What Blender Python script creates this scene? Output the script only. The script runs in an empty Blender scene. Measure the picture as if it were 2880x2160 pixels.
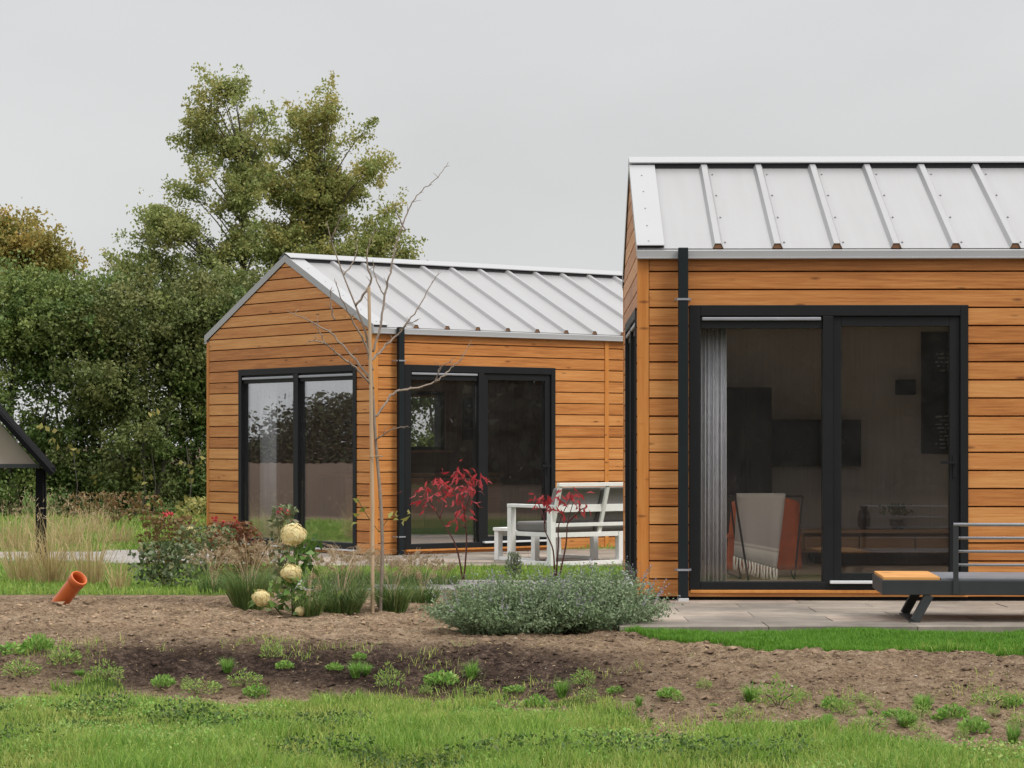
import bpy, math, random
import numpy as np
from mathutils import Vector, Matrix
R = math.radians
rng = np.random.default_rng(7)
random.seed(7)
sc = bpy.context.scene
col = sc.collection

# ------------------------------------------------------------------ camera model
F, HOR, CAMH = 7000.0, 1252.0, 1.33
def at(px, py, Y):
    """a point at distance Y seen at photo pixel px, py (2880 x 2160)"""
    return Vector(((px - 1440) / F * Y, Y, CAMH - (py - HOR) / F * Y))

cam = bpy.data.cameras.new('camera')
camo = bpy.data.objects.new('camera', cam); col.objects.link(camo)
camo.location = (0, 0, CAMH); camo.rotation_euler = (R(90), 0, 0)
cam.sensor_width = 36; cam.lens = 36 * F / 2880
cam.shift_y = (HOR - 1080) / 2880
cam.clip_start = 0.1; cam.clip_end = 6000
sc.camera = camo

# ------------------------------------------------------------------ object helpers
def tag(o, label=None, cat=None, group=None, kind=None):
    if label: o['label'] = label
    if cat: o['category'] = cat
    if group: o['group'] = group
    if kind: o['kind'] = kind
    return o
def thing(name, label, cat, loc=(0, 0, 0), rz=0.0, group=None):
    o = bpy.data.objects.new(name, None); col.objects.link(o)
    o.location = loc; o.rotation_euler = (0, 0, rz); o.empty_display_size = .2
    return tag(o, label, cat, group)
def link(name, me, mat, parent=None, smooth=False, bevel=0.0):
    if mat: me.materials.append(mat)
    o = bpy.data.objects.new(name, me); col.objects.link(o)
    if parent: o.parent = parent
    if smooth:
        me.polygons.foreach_set('use_smooth', [True] * len(me.polygons))
    if bevel:
        b = o.modifiers.new('bevel', 'BEVEL'); b.width = bevel; b.segments = 2; b.limit_method = 'ANGLE'; b.angle_limit = R(50)
    return o
def copy_tree(o, parent=None):
    c = o.copy(); col.objects.link(c)
    if parent: c.parent = parent
    for ch in list(o.children): copy_tree(ch, c)
    return c

class MB:
    def __init__(s): s.v = []; s.f = []; s.r = []
    def add(s, vs, fs, r=None):
        n = len(s.v); s.v += [tuple(v) for v in vs]; s.f += [tuple(i + n for i in f) for f in fs]
        if r is None: r = random.random()
        s.r += [r] * len(fs); return s
    def box(s, x0, x1, y0, y1, z0, z1, r=None):
        return s.add([(x0,y0,z0),(x1,y0,z0),(x1,y1,z0),(x0,y1,z0),(x0,y0,z1),(x1,y0,z1),(x1,y1,z1),(x0,y1,z1)],
                     [(0,3,2,1),(4,5,6,7),(0,1,5,4),(1,2,6,5),(2,3,7,6),(3,0,4,7)], r)
    def prism(s, poly, fn, d0, d1, front=None, r=None):
        """poly in (u, z), fn(u, d, z) -> point; a solid between depth d0 and d1 (front polygon may be smaller)"""
        n = len(poly); front = front or poly
        vs = [fn(u, d0, z) for u, z in poly] + [fn(u, d1, z) for u, z in front]
        fs = [tuple(range(n)), tuple(range(2*n-1, n-1, -1))] + [(i, i+n, (i+1) % n + n, (i+1) % n) for i in range(n)]
        return s.add(vs, fs, r)
    def beam(s, a, b, w, h, up=(0,0,1), r=None):
        """a rectangular bar from a to b, w wide, h high"""
        a = Vector(a); b = Vector(b); d = (b - a).normalized(); up = Vector(up)
        x = d.cross(up)
        if x.length < 1e-4: x = Vector((1,0,0))
        x.normalize(); y = x.cross(d).normalized()
        vs = []
        for p in (a, b):
            for sx, sy in ((-1,-1),(1,-1),(1,1),(-1,1)): vs.append(p + x*(w/2*sx) + y*(h/2*sy))
        return s.add(vs, [(0,1,2,3),(7,6,5,4),(0,4,5,1),(1,5,6,2),(2,6,7,3),(3,7,4,0)], r)
    def tube(s, pts, rad, seg=8, cap=True, r=None):
        pts = [Vector(p) for p in pts]; n = len(pts)
        if not hasattr(rad, '__len__'): rad = [rad] * n
        vs = []; fs = []; ref = None
        for i, p in enumerate(pts):
            t = (pts[min(i+1, n-1)] - pts[max(i-1, 0)]).normalized()
            if ref is None:
                ref = t.orthogonal().normalized()
            ref = (ref - t * ref.dot(t)).normalized(); q = t.cross(ref)
            for k in range(seg):
                a = 2*math.pi*k/seg
                vs.append(p + (ref*math.cos(a) + q*math.sin(a)) * rad[i])
        for i in range(n-1):
            for k in range(seg):
                k2 = (k+1) % seg
                fs.append((i*seg+k, i*seg+k2, (i+1)*seg+k2, (i+1)*seg+k))
        if cap:
            fs.append(tuple(range(seg-1, -1, -1))); fs.append(tuple((n-1)*seg+k for k in range(seg)))
        return s.add(vs, fs, r)
    def lathe(s, prof, seg=20, c=(0,0,0), r=None):
        vs = []; fs = []; n = len(prof)
        for rr, z in prof:
            for k in range(seg):
                a = 2*math.pi*k/seg; vs.append((c[0]+rr*math.cos(a), c[1]+rr*math.sin(a), c[2]+z))
        for i in range(n-1):
            for k in range(seg):
                k2 = (k+1) % seg; fs.append((i*seg+k, i*seg+k2, (i+1)*seg+k2, (i+1)*seg+k))
        fs.append(tuple(range(seg-1,-1,-1))); fs.append(tuple((n-1)*seg+k for k in range(seg)))
        return s.add(vs, fs, r)
    def build(s, name, mat, parent=None, smooth=False, bevel=0.0):
        me = bpy.data.meshes.new(name); me.from_pydata(s.v, [], s.f); me.update()
        a = me.attributes.new('rnd', 'FLOAT', 'FACE'); a.data.foreach_set('value', np.array(s.r, dtype=np.float32))
        return link(name, me, mat, parent, smooth, bevel)

def arr_mesh(name, V, faces, attrs=None):
    """V (N,3); faces: list of index arrays (each (M,k)); attrs: name -> per-face values"""
    me = bpy.data.meshes.new(name)
    me.vertices.add(len(V)); me.vertices.foreach_set('co', np.ascontiguousarray(V, dtype=np.float32).ravel())
    li = np.concatenate([f.ravel() for f in faces]); tot = np.concatenate([np.full(len(f), f.shape[1]) for f in faces])
    me.loops.add(len(li)); me.loops.foreach_set('vertex_index', li.astype(np.int32))
    me.polygons.add(len(tot)); st = np.concatenate([[0], np.cumsum(tot)[:-1]])
    me.polygons.foreach_set('loop_start', st.astype(np.int32)); me.polygons.foreach_set('loop_total', tot.astype(np.int32))
    me.update(calc_edges=True)
    for k, a in (attrs or {}).items():
        at_ = me.attributes.new(k, 'FLOAT', 'FACE'); at_.data.foreach_set('value', np.asarray(a, dtype=np.float32))
    return me

# value noise on numpy arrays
_tab = np.random.default_rng(3).random((257, 257))
def vnoise(x, y):
    xi = np.floor(x).astype(int); yi = np.floor(y).astype(int); fx = x - xi; fy = y - yi
    fx = fx*fx*(3-2*fx); fy = fy*fy*(3-2*fy); xi %= 256; yi %= 256
    return (_tab[xi,yi]*(1-fx)*(1-fy) + _tab[xi+1,yi]*fx*(1-fy) + _tab[xi,yi+1]*(1-fx)*fy + _tab[xi+1,yi+1]*fx*fy)
def fbm(x, y, o=4):
    s = 0; a = .5
    for i in range(o): s = s + a*vnoise(x*2**i+17*i, y*2**i+5*i); a *= .5
    return s / (1 - .5**o)
def sstep(a, b, x):
    t = np.clip((x-a)/(b-a), 0, 1); return t*t*(3-2*t)

# ------------------------------------------------------------------ materials
def mat(name):
    m = bpy.data.materials.new(name); m.use_nodes = True
    nt = m.node_tree; b = nt.nodes['Principled BSDF']
    return m, nt, b
def N(nt, t, **kw):
    n = nt.nodes.new(t)
    for k, v in kw.items(): setattr(n, k, v)
    return n
def ramp(nt, pts):
    n = N(nt, 'ShaderNodeValToRGB'); cr = n.color_ramp
    while len(cr.elements) < len(pts): cr.elements.new(.5)
    for e, (p, c) in zip(cr.elements, pts): e.position = p; e.color = (*c, 1)
    return n
def noise(nt, scale, detail=4, vec=None, rough=.55):
    n = N(nt, 'ShaderNodeTexNoise'); n.inputs['Scale'].default_value = scale; n.inputs['Detail'].default_value = detail
    n.inputs['Roughness'].default_value = rough
    if vec: nt.links.new(vec, n.inputs['Vector'])
    return n
def mixc(nt, mode, fac, a, b):
    n = N(nt, 'ShaderNodeMix', data_type='RGBA', blend_type=mode)
    for inp, v in ((n.inputs[0], fac), (n.inputs[6], a), (n.inputs[7], b)):
        if hasattr(v, 'is_linked'): nt.links.new(v, inp)
        elif isinstance(v, (tuple, list)): inp.default_value = (*v[:3], 1)
        else: inp.default_value = v
    return n.outputs[2]
def math_(nt, op, a, b=None, clamp=False):
    n = N(nt, 'ShaderNodeMath', operation=op, use_clamp=clamp)
    for i, v in enumerate((a, b)):
        if v is None: continue
        if hasattr(v, 'is_linked'): nt.links.new(v, n.inputs[i])
        else: n.inputs[i].default_value = v
    return n.outputs[0]
def attr(nt, name):
    return N(nt, 'ShaderNodeAttribute', attribute_name=name).outputs['Fac']
def bump(nt, b, h, strength=.3, dist=.01):
    n = N(nt, 'ShaderNodeBump'); n.inputs['Strength'].default_value = strength; n.inputs['Distance'].default_value = dist
    nt.links.new(h, n.inputs['Height']); nt.links.new(n.outputs[0], b.inputs['Normal'])
def objvec(nt, scale=(1,1,1)):
    tc = N(nt, 'ShaderNodeTexCoord'); mp = N(nt, 'ShaderNodeMapping'); mp.inputs['Scale'].default_value = scale
    nt.links.new(tc.outputs['Object'], mp.inputs['Vector']); return mp.outputs[0]

def plain(name, c, rough=.5, metal=0.0, var=.08, nscale=6, spec=.5):
    m, nt, b = mat(name)
    nz = noise(nt, nscale, 5, objvec(nt))
    rp = ramp(nt, [(.25, tuple(x*(1-var) for x in c)), (.75, tuple(min(1, x*(1+var)) for x in c))])
    nt.links.new(nz.outputs[0], rp.inputs[0]); nt.links.new(rp.outputs[0], b.inputs['Base Color'])
    rr = N(nt, 'ShaderNodeMapRange'); rr.inputs['To Min'].default_value = rough*.85; rr.inputs['To Max'].default_value = min(1, rough*1.2)
    nt.links.new(nz.outputs[0], rr.inputs[0]); nt.links.new(rr.outputs[0], b.inputs['Roughness'])
    b.inputs['Metallic'].default_value = metal; b.inputs['Specular IOR Level'].default_value = spec
    return m

def wood_mat(name, cols, knots=True, rough=.5, vertical=False, kcol=(.12,.035,.01), spec=.35):
    """boards: colour per board from 'rnd', grain stretched along the board, knots"""
    m, nt, b = mat(name)
    rnd = attr(nt, 'rnd')
    tc = N(nt, 'ShaderNodeTexCoord')
    off = N(nt, 'ShaderNodeVectorMath', operation='MULTIPLY_ADD')
    cmb = N(nt, 'ShaderNodeCombineXYZ')
    for i in range(3): nt.links.new(rnd, cmb.inputs[i])
    nt.links.new(cmb.outputs[0], off.inputs[0]); off.inputs[1].default_value = (37, 19, 11); nt.links.new(tc.outputs['Object'], off.inputs[2])
    def mapped(s):
        mp = N(nt, 'ShaderNodeMapping'); mp.inputs['Scale'].default_value = s; nt.links.new(off.outputs[0], mp.inputs[0]); return mp.outputs[0]
    g = noise(nt, 1, 6, mapped((30,30,1.2) if vertical else (1.6,1.6,48)), .65)
    big = noise(nt, 1, 3, mapped((1.5,1.5,.8) if vertical else (.9,.9,5)))
    g2 = noise(nt, 1, 4, mapped((60,60,4) if vertical else (5,5,130)), .7)
    f = math_(nt, 'ADD', math_(nt, 'ADD', math_(nt, 'MULTIPLY', g.outputs[0], .75), math_(nt, 'MULTIPLY', math_(nt, 'SUBTRACT', g2.outputs[0], .5), .5)), math_(nt, 'MULTIPLY', big.outputs[0], .34))
    f = math_(nt, 'ADD', f, math_(nt, 'MULTIPLY', rnd, .27))
    f = math_(nt, 'SUBTRACT', f, .15, True)
    rp = ramp(nt, [(.22, cols[0]), (.5, cols[1]), (.8, cols[2])])
    nt.links.new(f, rp.inputs[0]); c = rp.outputs[0]
    if knots:
        vo = N(nt, 'ShaderNodeTexVoronoi'); vo.inputs['Scale'].default_value = 1
        nt.links.new(mapped((2.6,2.6,9.5)), vo.inputs['Vector'])
        k = N(nt, 'ShaderNodeMapRange'); k.inputs['From Min'].default_value = .05; k.inputs['From Max'].default_value = .15
        k.inputs['To Min'].default_value = .8; k.inputs['To Max'].default_value = 0
        nt.links.new(vo.outputs['Distance'], k.inputs[0])
        sep = N(nt, 'ShaderNodeSeparateColor'); nt.links.new(vo.outputs['Color'], sep.inputs[0])
        on = math_(nt, 'GREATER_THAN', sep.outputs[0], .30)
        c = mixc(nt, 'MIX', math_(nt, 'MULTIPLY', k.outputs[0], on), c, kcol)
    nt.links.new(c, b.inputs['Base Color'])
    b.inputs['Roughness'].default_value = rough; b.inputs['Specular IOR Level'].default_value = spec
    bump(nt, b, g.outputs[0], .25, .004)
    return m

GAIN = {'lawn_grass':1.85,'fresh_lawn_grass':1.6,'tan_grass':1.7,'dark_ornamental_grass':2.3,'brown_grass_plume':1.3,'weed_leaf':1.9,'grey_green_leaf':1.55,'hedge_leaf':2.4,'hedge_leaf_olive':2.2,'tree_leaf':2.75,'tree_leaf_yellowing':2.6,'autumn_leaf':2.1,'rose_leaf':1.6,'dark_rose_leaf':1.5,'hydrangea_leaf':1.5}
def leaf_mat(name, c1, c2, alt=None, trans=.3, rough=.5):
    """leaf colour: between c1 and c2 by leaf ('rnd'), towards alt by clump ('hue')"""
    m, nt, b = mat(name)
    gk = GAIN.get(name, 1.0); c1 = tuple(min(.9,x*gk) for x in c1); c2 = tuple(min(.9,x*gk) for x in c2); alt = alt and tuple(min(.9,x*gk) for x in alt)
    rp = ramp(nt, [(0, c1), (1, c2)]); nt.links.new(attr(nt, 'rnd'), rp.inputs[0]); c = rp.outputs[0]
    if alt: c = mixc(nt, 'MIX', attr(nt, 'hue'), c, alt)
    nt.links.new(c, b.inputs['Base Color']); b.inputs['Roughness'].default_value = rough; b.inputs['Specular IOR Level'].default_value = .3
    if trans:
        t = N(nt, 'ShaderNodeBsdfTranslucent'); nt.links.new(c, t.inputs[0])
        mx = N(nt, 'ShaderNodeMixShader'); mx.inputs[0].default_value = trans
        nt.links.new(b.outputs[0], mx.inputs[1]); nt.links.new(t.outputs[0], mx.inputs[2])
        nt.links.new(mx.outputs[0], nt.nodes['Material Output'].inputs[0])
    return m

def glass_mat(name, lo, hi, wave=.0):
    m, nt, b = mat(name); nt.nodes.remove(b)
    tr = N(nt, 'ShaderNodeBsdfTransparent'); tr.inputs[0].default_value = (.985, .985, .98, 1)
    gl = N(nt, 'ShaderNodeBsdfGlossy'); gl.inputs['Roughness'].default_value = .0; gl.inputs[0].default_value = (.95,.97,1,1)
    lw = N(nt, 'ShaderNodeLayerWeight'); lw.inputs[0].default_value = .5
    mr = N(nt, 'ShaderNodeMapRange'); mr.inputs['To Min'].default_value = lo; mr.inputs['To Max'].default_value = hi
    nt.links.new(lw.outputs['Facing'], mr.inputs[0])
    mx = N(nt, 'ShaderNodeMixShader'); nt.links.new(mr.outputs[0], mx.inputs[0])
    nt.links.new(tr.outputs[0], mx.inputs[1]); nt.links.new(gl.outputs[0], mx.inputs[2])
    if wave:
        nz = noise(nt, 2.2, 2, objvec(nt)); bp = N(nt, 'ShaderNodeBump'); bp.inputs['Strength'].default_value = wave; bp.inputs['Distance'].default_value = .02
        nt.links.new(nz.outputs[0], bp.inputs['Height']); nt.links.new(bp.outputs[0], gl.inputs['Normal'])
    df = N(nt, 'ShaderNodeBsdfDiffuse'); df.inputs[0].default_value = (.6,.6,.6,1); dn = noise(nt, 3, 6, objvec(nt), .7); dm = N(nt, 'ShaderNodeMapRange'); dm.inputs['From Min'].default_value = .3; dm.inputs['From Max'].default_value = .75; dm.inputs['To Min'].default_value = .004; dm.inputs['To Max'].default_value = .016
    nt.links.new(dn.outputs[0], dm.inputs[0]); m2 = N(nt, 'ShaderNodeMixShader'); nt.links.new(dm.outputs[0], m2.inputs[0]); nt.links.new(mx.outputs[0], m2.inputs[1]); nt.links.new(df.outputs[0], m2.inputs[2])
    nt.links.new(m2.outputs[0], nt.nodes['Material Output'].inputs[0])
    return m

M = {}
M['cladding'] = wood_mat('varnished_larch', [(.25,.080,.019), (.47,.185,.050), (.63,.31,.105)], rough=.45)
M['trim_wood'] = wood_mat('varnished_trim', [(.38,.125,.025), (.49,.182,.038), (.58,.26,.07)], rough=.45, vertical=True)
M['backing'] = plain('dark_wall_backing', (.055,.02,.0075), .9)
M['roof'] = plain('white_coated_sheet_metal', (.37,.365,.37), .36, 0.0, .035, 1.5)
m, nt, b = mat('white_sheet_metal_streaked'); M['roof'] = m
na = noise(nt, 1, 5, objvec(nt, (14,.7,.7)), .6); nb = noise(nt, .8, 3, objvec(nt)); fa = math_(nt, 'ADD', math_(nt, 'MULTIPLY', na.outputs[0], .5), math_(nt, 'MULTIPLY', nb.outputs[0], .5))
rp = ramp(nt, [(.3, (.285,.28,.28)), (.7, (.325,.32,.325))]); nt.links.new(fa, rp.inputs[0]); nt.links.new(rp.outputs[0], b.inputs['Base Color'])
b.inputs['Roughness'].default_value = .36; bump(nt, b, nb.outputs[0], .15, .02)
M['flash'] = plain('white_metal_flashing', (.35,.35,.355), .34, 0.0, .03, 2)
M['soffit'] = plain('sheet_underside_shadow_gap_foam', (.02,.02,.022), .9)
M['closure'] = plain('rib_foam_closure', (.18,.09,.045), .9)
M['black'] = plain('anthracite_frame_paint', (.0065,.0075,.0085), .5, spec=.3)
M['pipe_black'] = plain('black_downpipe_paint', (.006,.010,.012), .5, spec=.3)
M['alu'] = plain('bright_aluminium', (.72,.73,.75), .35, .2)
M['grille'] = plain('grey_vent_metal', (.32,.33,.36), .35, .3)
M['concrete_light'] = plain('pale_concrete_foot', (.5,.5,.5), .9)
M['glass'] = glass_mat('double_glazing', .042, .5)
M['glass_wavy'] = glass_mat('wavy_double_glazing', .17, .62, .012)
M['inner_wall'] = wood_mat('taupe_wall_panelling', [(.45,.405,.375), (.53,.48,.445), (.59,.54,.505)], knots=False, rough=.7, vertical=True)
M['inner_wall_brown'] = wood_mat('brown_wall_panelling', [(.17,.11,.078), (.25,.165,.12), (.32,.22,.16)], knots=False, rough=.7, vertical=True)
M['floor'] = wood_mat('laminate_floor', [(.30,.22,.16), (.38,.28,.20), (.44,.34,.25)], knots=False, rough=.5)
M['plaster'] = plain('pale_ceiling', (.84,.83,.81), .8)
M['curtain'] = plain('grey_white_curtain', (.78,.78,.82), .9, var=.1, nscale=20)
M['screen'] = plain('dark_screen', (.006,.006,.007), .25)
M['dark_wood'] = wood_mat('dark_brown_wood', [(.02,.016,.014), (.03,.024,.02), (.04,.03,.026)], knots=False, vertical=True)
M['cab_wood'] = wood_mat('warm_cabinet_wood', [(.26,.13,.06), (.36,.19,.09), (.44,.25,.12)], knots=False)
M['leather'] = plain('cognac_leather', (.55,.11,.03), .5, var=.2, nscale=9)
M['vase'] = plain('brown_glazed_vase', (.03,.014,.009), .3)
M['chalk'] = plain('chalk_marks', (.32,.32,.32), .9)
M['board'] = plain('blackboard', (.018,.018,.018), .8)
M['white_wood'] = plain('white_painted_timber', (.76,.76,.74), .55, var=.06, nscale=10)
M['cushion'] = plain('grey_outdoor_fabric', (.17,.16,.155), .95, var=.1, nscale=40)
M['steel_dark'] = plain('dark_powder_coated_steel', (.030,.033,.036), .45, var=.12)
M['steel_light'] = plain('grey_steel_tube', (.34,.34,.36), .38, .55)
M['bench_top'] = plain('blue_grey_bench_top', (.16,.17,.19), .5, var=.12)
M['bench_wood'] = wood_mat('oiled_bench_boards', [(.46,.20,.06), (.60,.29,.09), (.68,.36,.13)], rough=.5)
M['terracotta'] = plain('orange_plastic_pipe', (.56,.125,.028), .38, var=.1, nscale=5)
M['shelter_black'] = plain('black_stained_timber', (.005,.005,.006), .9, spec=.1)
M['shelter_panel'] = plain('beige_panel', (.34,.285,.235), .75, var=.06)
M['stake'] = wood_mat('weathered_stake_wood', [(.30,.21,.13), (.43,.31,.20), (.54,.41,.28)], knots=False, vertical=True, rough=.8)
M['bark'] = plain('grey_brown_bark', (.12,.10,.085), .9, var=.35, nscale=30)
M['bark_dark'] = plain('dark_tree_bark', (.075,.065,.05), .95, var=.3, nscale=8)
M['sap_bark'] = plain('pale_sapling_bark', (.24,.19,.15), .8, var=.25, nscale=25)
M['red_stem'] = plain('dark_red_stem', (.10,.03,.025), .7, var=.2, nscale=30)
M['green_stem'] = plain('green_brown_stem', (.08,.085,.03), .8, var=.2, nscale=30)

# fringe blanket: stripes by height
m, nt, b = mat('woven_throw'); M['throw'] = m
tc = N(nt, 'ShaderNodeTexCoord'); sp = N(nt, 'ShaderNodeSeparateXYZ'); nt.links.new(tc.outputs['Object'], sp.inputs[0])
zz = math_(nt, 'ADD', sp.outputs[2], math_(nt, 'MULTIPLY', sp.outputs[0], .18))
rp = ramp(nt, [(0, (.52,.48,.40)), (.14, (.40,.375,.34)), (.27, (.72,.66,.58)), (.29, (.44,.39,.35)), (.315, (.72,.66,.58)), (.34, (.46,.40,.365)), (.6, (.50,.44,.405)), (1, (.62,.55,.47))])
rp.color_ramp.interpolation = 'LINEAR'
mr = N(nt, 'ShaderNodeMapRange'); mr.inputs['From Min'].default_value = .07; mr.inputs['From Max'].default_value = .70
nt.links.new(zz, mr.inputs[0]); nt.links.new(mr.outputs[0], rp.inputs[0])
wv = noise(nt, 160, 2, objvec(nt)); nt.links.new(mixc(nt, 'MULTIPLY', .35, rp.outputs[0], wv.outputs[1]), b.inputs['Base Color'])
b.inputs['Roughness'].default_value = .95; bump(nt, b, wv.outputs[0], .5, .004)
M['fringe'] = plain('cream_fringe', (.74,.70,.60), .95)

# pavers
m, nt, b = mat('stone_paver'); M['paver'] = m
r_ = attr(nt, 'rnd'); rp = ramp(nt, [(0, (.17,.145,.12)), (.4, (.24,.205,.17)), (.75, (.29,.245,.20)), (1, (.34,.265,.215))]); nt.links.new(r_, rp.inputs[0])
nz = noise(nt, 5, 8, objvec(nt), .7); nz2 = noise(nt, 1.3, 3, objvec(nt)); nt.links.new(mixc(nt, 'OVERLAY', .8, mixc(nt, 'OVERLAY', .6, rp.outputs[0], nz.outputs[0]), nz2.outputs[0]), b.inputs['Base Color'])
b.inputs['Roughness'].default_value = .75; bump(nt, b, nz.outputs[0], .3, .01)
m, nt, b = mat('pale_path_slab'); M['path'] = m
r_ = attr(nt, 'rnd'); rp = ramp(nt, [(0, (.28,.26,.24)), (1, (.37,.34,.315))]); nt.links.new(r_, rp.inputs[0])
nz = noise(nt, 4, 8, objvec(nt), .7); nt.links.new(mixc(nt, 'OVERLAY', .6, rp.outputs[0], nz.outputs[0]), b.inputs['Base Color'])
b.inputs['Roughness'].default_value = .85

# ground: bare soil and lawn soil by the 'lawn' / 'moist' point attributes
m, nt, b = mat('soil_and_turf_ground'); M['ground'] = m
vec = objvec(nt)
n1 = noise(nt, 3.0, 8, vec, .7); n2 = noise(nt, 24, 6, vec, .7); n3 = noise(nt, 90, 4, vec, .7); n4 = noise(nt, .9, 4, vec, .6)
dry = ramp(nt, [(.405, (.13,.088,.058)), (.5, (.345,.245,.160)), (.60, (.56,.425,.295))])
fm = math_(nt, 'ADD', math_(nt, 'MULTIPLY', n1.outputs[0], .35), math_(nt, 'ADD', math_(nt, 'MULTIPLY', n2.outputs[0], .35), math_(nt, 'MULTIPLY', n3.outputs[0], .30)))
nt.links.new(fm, dry.inputs[0])
red = mixc(nt, 'MIX', math_(nt, 'MULTIPLY', math_(nt, 'SUBTRACT', n4.outputs[0], .42, True), 1.2, True), dry.outputs[0], (.36,.235,.15))
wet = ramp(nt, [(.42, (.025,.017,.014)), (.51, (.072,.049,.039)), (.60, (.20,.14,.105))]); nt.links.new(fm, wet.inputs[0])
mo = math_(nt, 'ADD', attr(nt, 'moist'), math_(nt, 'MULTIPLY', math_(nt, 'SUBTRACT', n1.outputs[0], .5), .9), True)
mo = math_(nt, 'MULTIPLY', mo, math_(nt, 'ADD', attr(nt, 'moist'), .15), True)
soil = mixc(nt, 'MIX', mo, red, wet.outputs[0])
turf = ramp(nt, [(.3, (.05,.085,.018)), (.55, (.095,.16,.035)), (.75, (.16,.21,.06))]); nt.links.new(fm, turf.inputs[0])
lw = math_(nt, 'ADD', attr(nt, 'lawn'), math_(nt, 'MULTIPLY', math_(nt, 'SUBTRACT', n2.outputs[0], .5), .6), True)
lw = math_(nt, 'MULTIPLY', lw, attr(nt, 'lawn'), True)
nt.links.new(mixc(nt, 'MIX', lw, soil, turf.outputs[0]), b.inputs['Base Color'])
b.inputs['Roughness'].default_value = 1; b.inputs['Specular IOR Level'].default_value = .04
bump(nt, b, math_(nt, 'ADD', n2.outputs[0], math_(nt, 'MULTIPLY', n3.outputs[0], .6)), 1.0, .05)
m, nt, b = mat('soil_clod'); M['clod'] = m
rp = ramp(nt, [(0, (.15,.102,.066)), (1, (.38,.27,.18))]); nt.links.new(attr(nt, 'rnd'), rp.inputs[0])
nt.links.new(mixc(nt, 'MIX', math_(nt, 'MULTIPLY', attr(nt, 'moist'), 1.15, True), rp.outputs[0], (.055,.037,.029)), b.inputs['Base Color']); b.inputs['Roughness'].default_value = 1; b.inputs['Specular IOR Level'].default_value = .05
M['stone'] = plain('pale_pebble', (.40,.35,.30), .9, var=.35, nscale=2)

G = {}
G['grass'] = leaf_mat('lawn_grass', (.06,.125,.016), (.165,.25,.045), (.30,.28,.09), .4)
G['grass_rich'] = leaf_mat('fresh_lawn_grass', (.05,.13,.012), (.12,.24,.03), None, .35)
G['straw'] = leaf_mat('tan_grass', (.26,.195,.10), (.42,.32,.18), (.24,.21,.09), .35)
G['orn'] = leaf_mat('dark_ornamental_grass', (.025,.055,.016), (.075,.125,.035), (.19,.17,.07), .3)
G['plume'] = leaf_mat('brown_grass_plume', (.24,.18,.10), (.40,.31,.20), None, .3)
G['weed'] = leaf_mat('weed_leaf', (.05,.12,.018), (.14,.26,.05), (.26,.27,.09), .35)
G['weed_dark'] = leaf_mat('dark_weed_leaf', (.04,.085,.018), (.11,.19,.045), (.19,.2,.08), .3)
G['catmint'] = leaf_mat('grey_green_leaf', (.115,.155,.085), (.225,.27,.175), (.10,.155,.06), .25, .7)
G['mauve'] = leaf_mat('mauve_flower', (.22,.20,.25), (.34,.31,.37), None, .25, .7)
G['hedge'] = leaf_mat('hedge_leaf', (.026,.045,.012), (.07,.105,.03), (.105,.125,.035), .3, .45)
G['hedge_olive'] = leaf_mat('hedge_leaf_olive', (.035,.05,.014), (.08,.10,.032), (.11,.11,.038), .3, .5)
G['far'] = leaf_mat('distant_leaf', (.02,.028,.012), (.04,.054,.02), (.055,.048,.025), 0, 1.0)
G['tree'] = leaf_mat('tree_leaf', (.065,.085,.026), (.13,.15,.052), (.16,.145,.05), .42, .5)
G['tree2'] = leaf_mat('tree_leaf_yellowing', (.07,.088,.026), (.14,.155,.05), (.175,.148,.048), .42, .5)
G['orange'] = leaf_mat('autumn_leaf', (.06,.08,.02), (.13,.135,.035), (.21,.15,.042), .35, .5)
G['rose'] = leaf_mat('rose_leaf', (.05,.075,.03), (.135,.165,.08), (.17,.10,.05), .25, .45)
G['rose_dark'] = leaf_mat('dark_rose_leaf', (.035,.06,.024), (.10,.135,.06), (.15,.14,.06), .2, .4)
G['bronze'] = leaf_mat('bronze_leaf', (.14,.10,.035), (.26,.19,.075), (.20,.075,.04), .3, .5)
G['green_leaf'] = leaf_mat('hydrangea_leaf', (.04,.09,.018), (.11,.19,.045), (.20,.22,.06), .25, .45)
G['cream'] = leaf_mat('cream_petal', (.74,.63,.30), (.86,.78,.46), (.66,.45,.22), .25, .6)
G['red_leaf'] = leaf_mat('crimson_leaf', (.44,.03,.045), (.64,.09,.10), (.32,.04,.04), .35, .45)
G['red_flower'] = leaf_mat('red_petal', (.45,.03,.04), (.65,.08,.09), None, .25, .5)
G['yellow_leaf'] = leaf_mat('yellow_green_leaf', (.24,.26,.05), (.38,.36,.11), (.45,.36,.14), .35, .5)
G['pale_leaf'] = leaf_mat('pale_silver_leaf', (.18,.22,.14), (.32,.36,.25), None, .25, .7)

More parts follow.
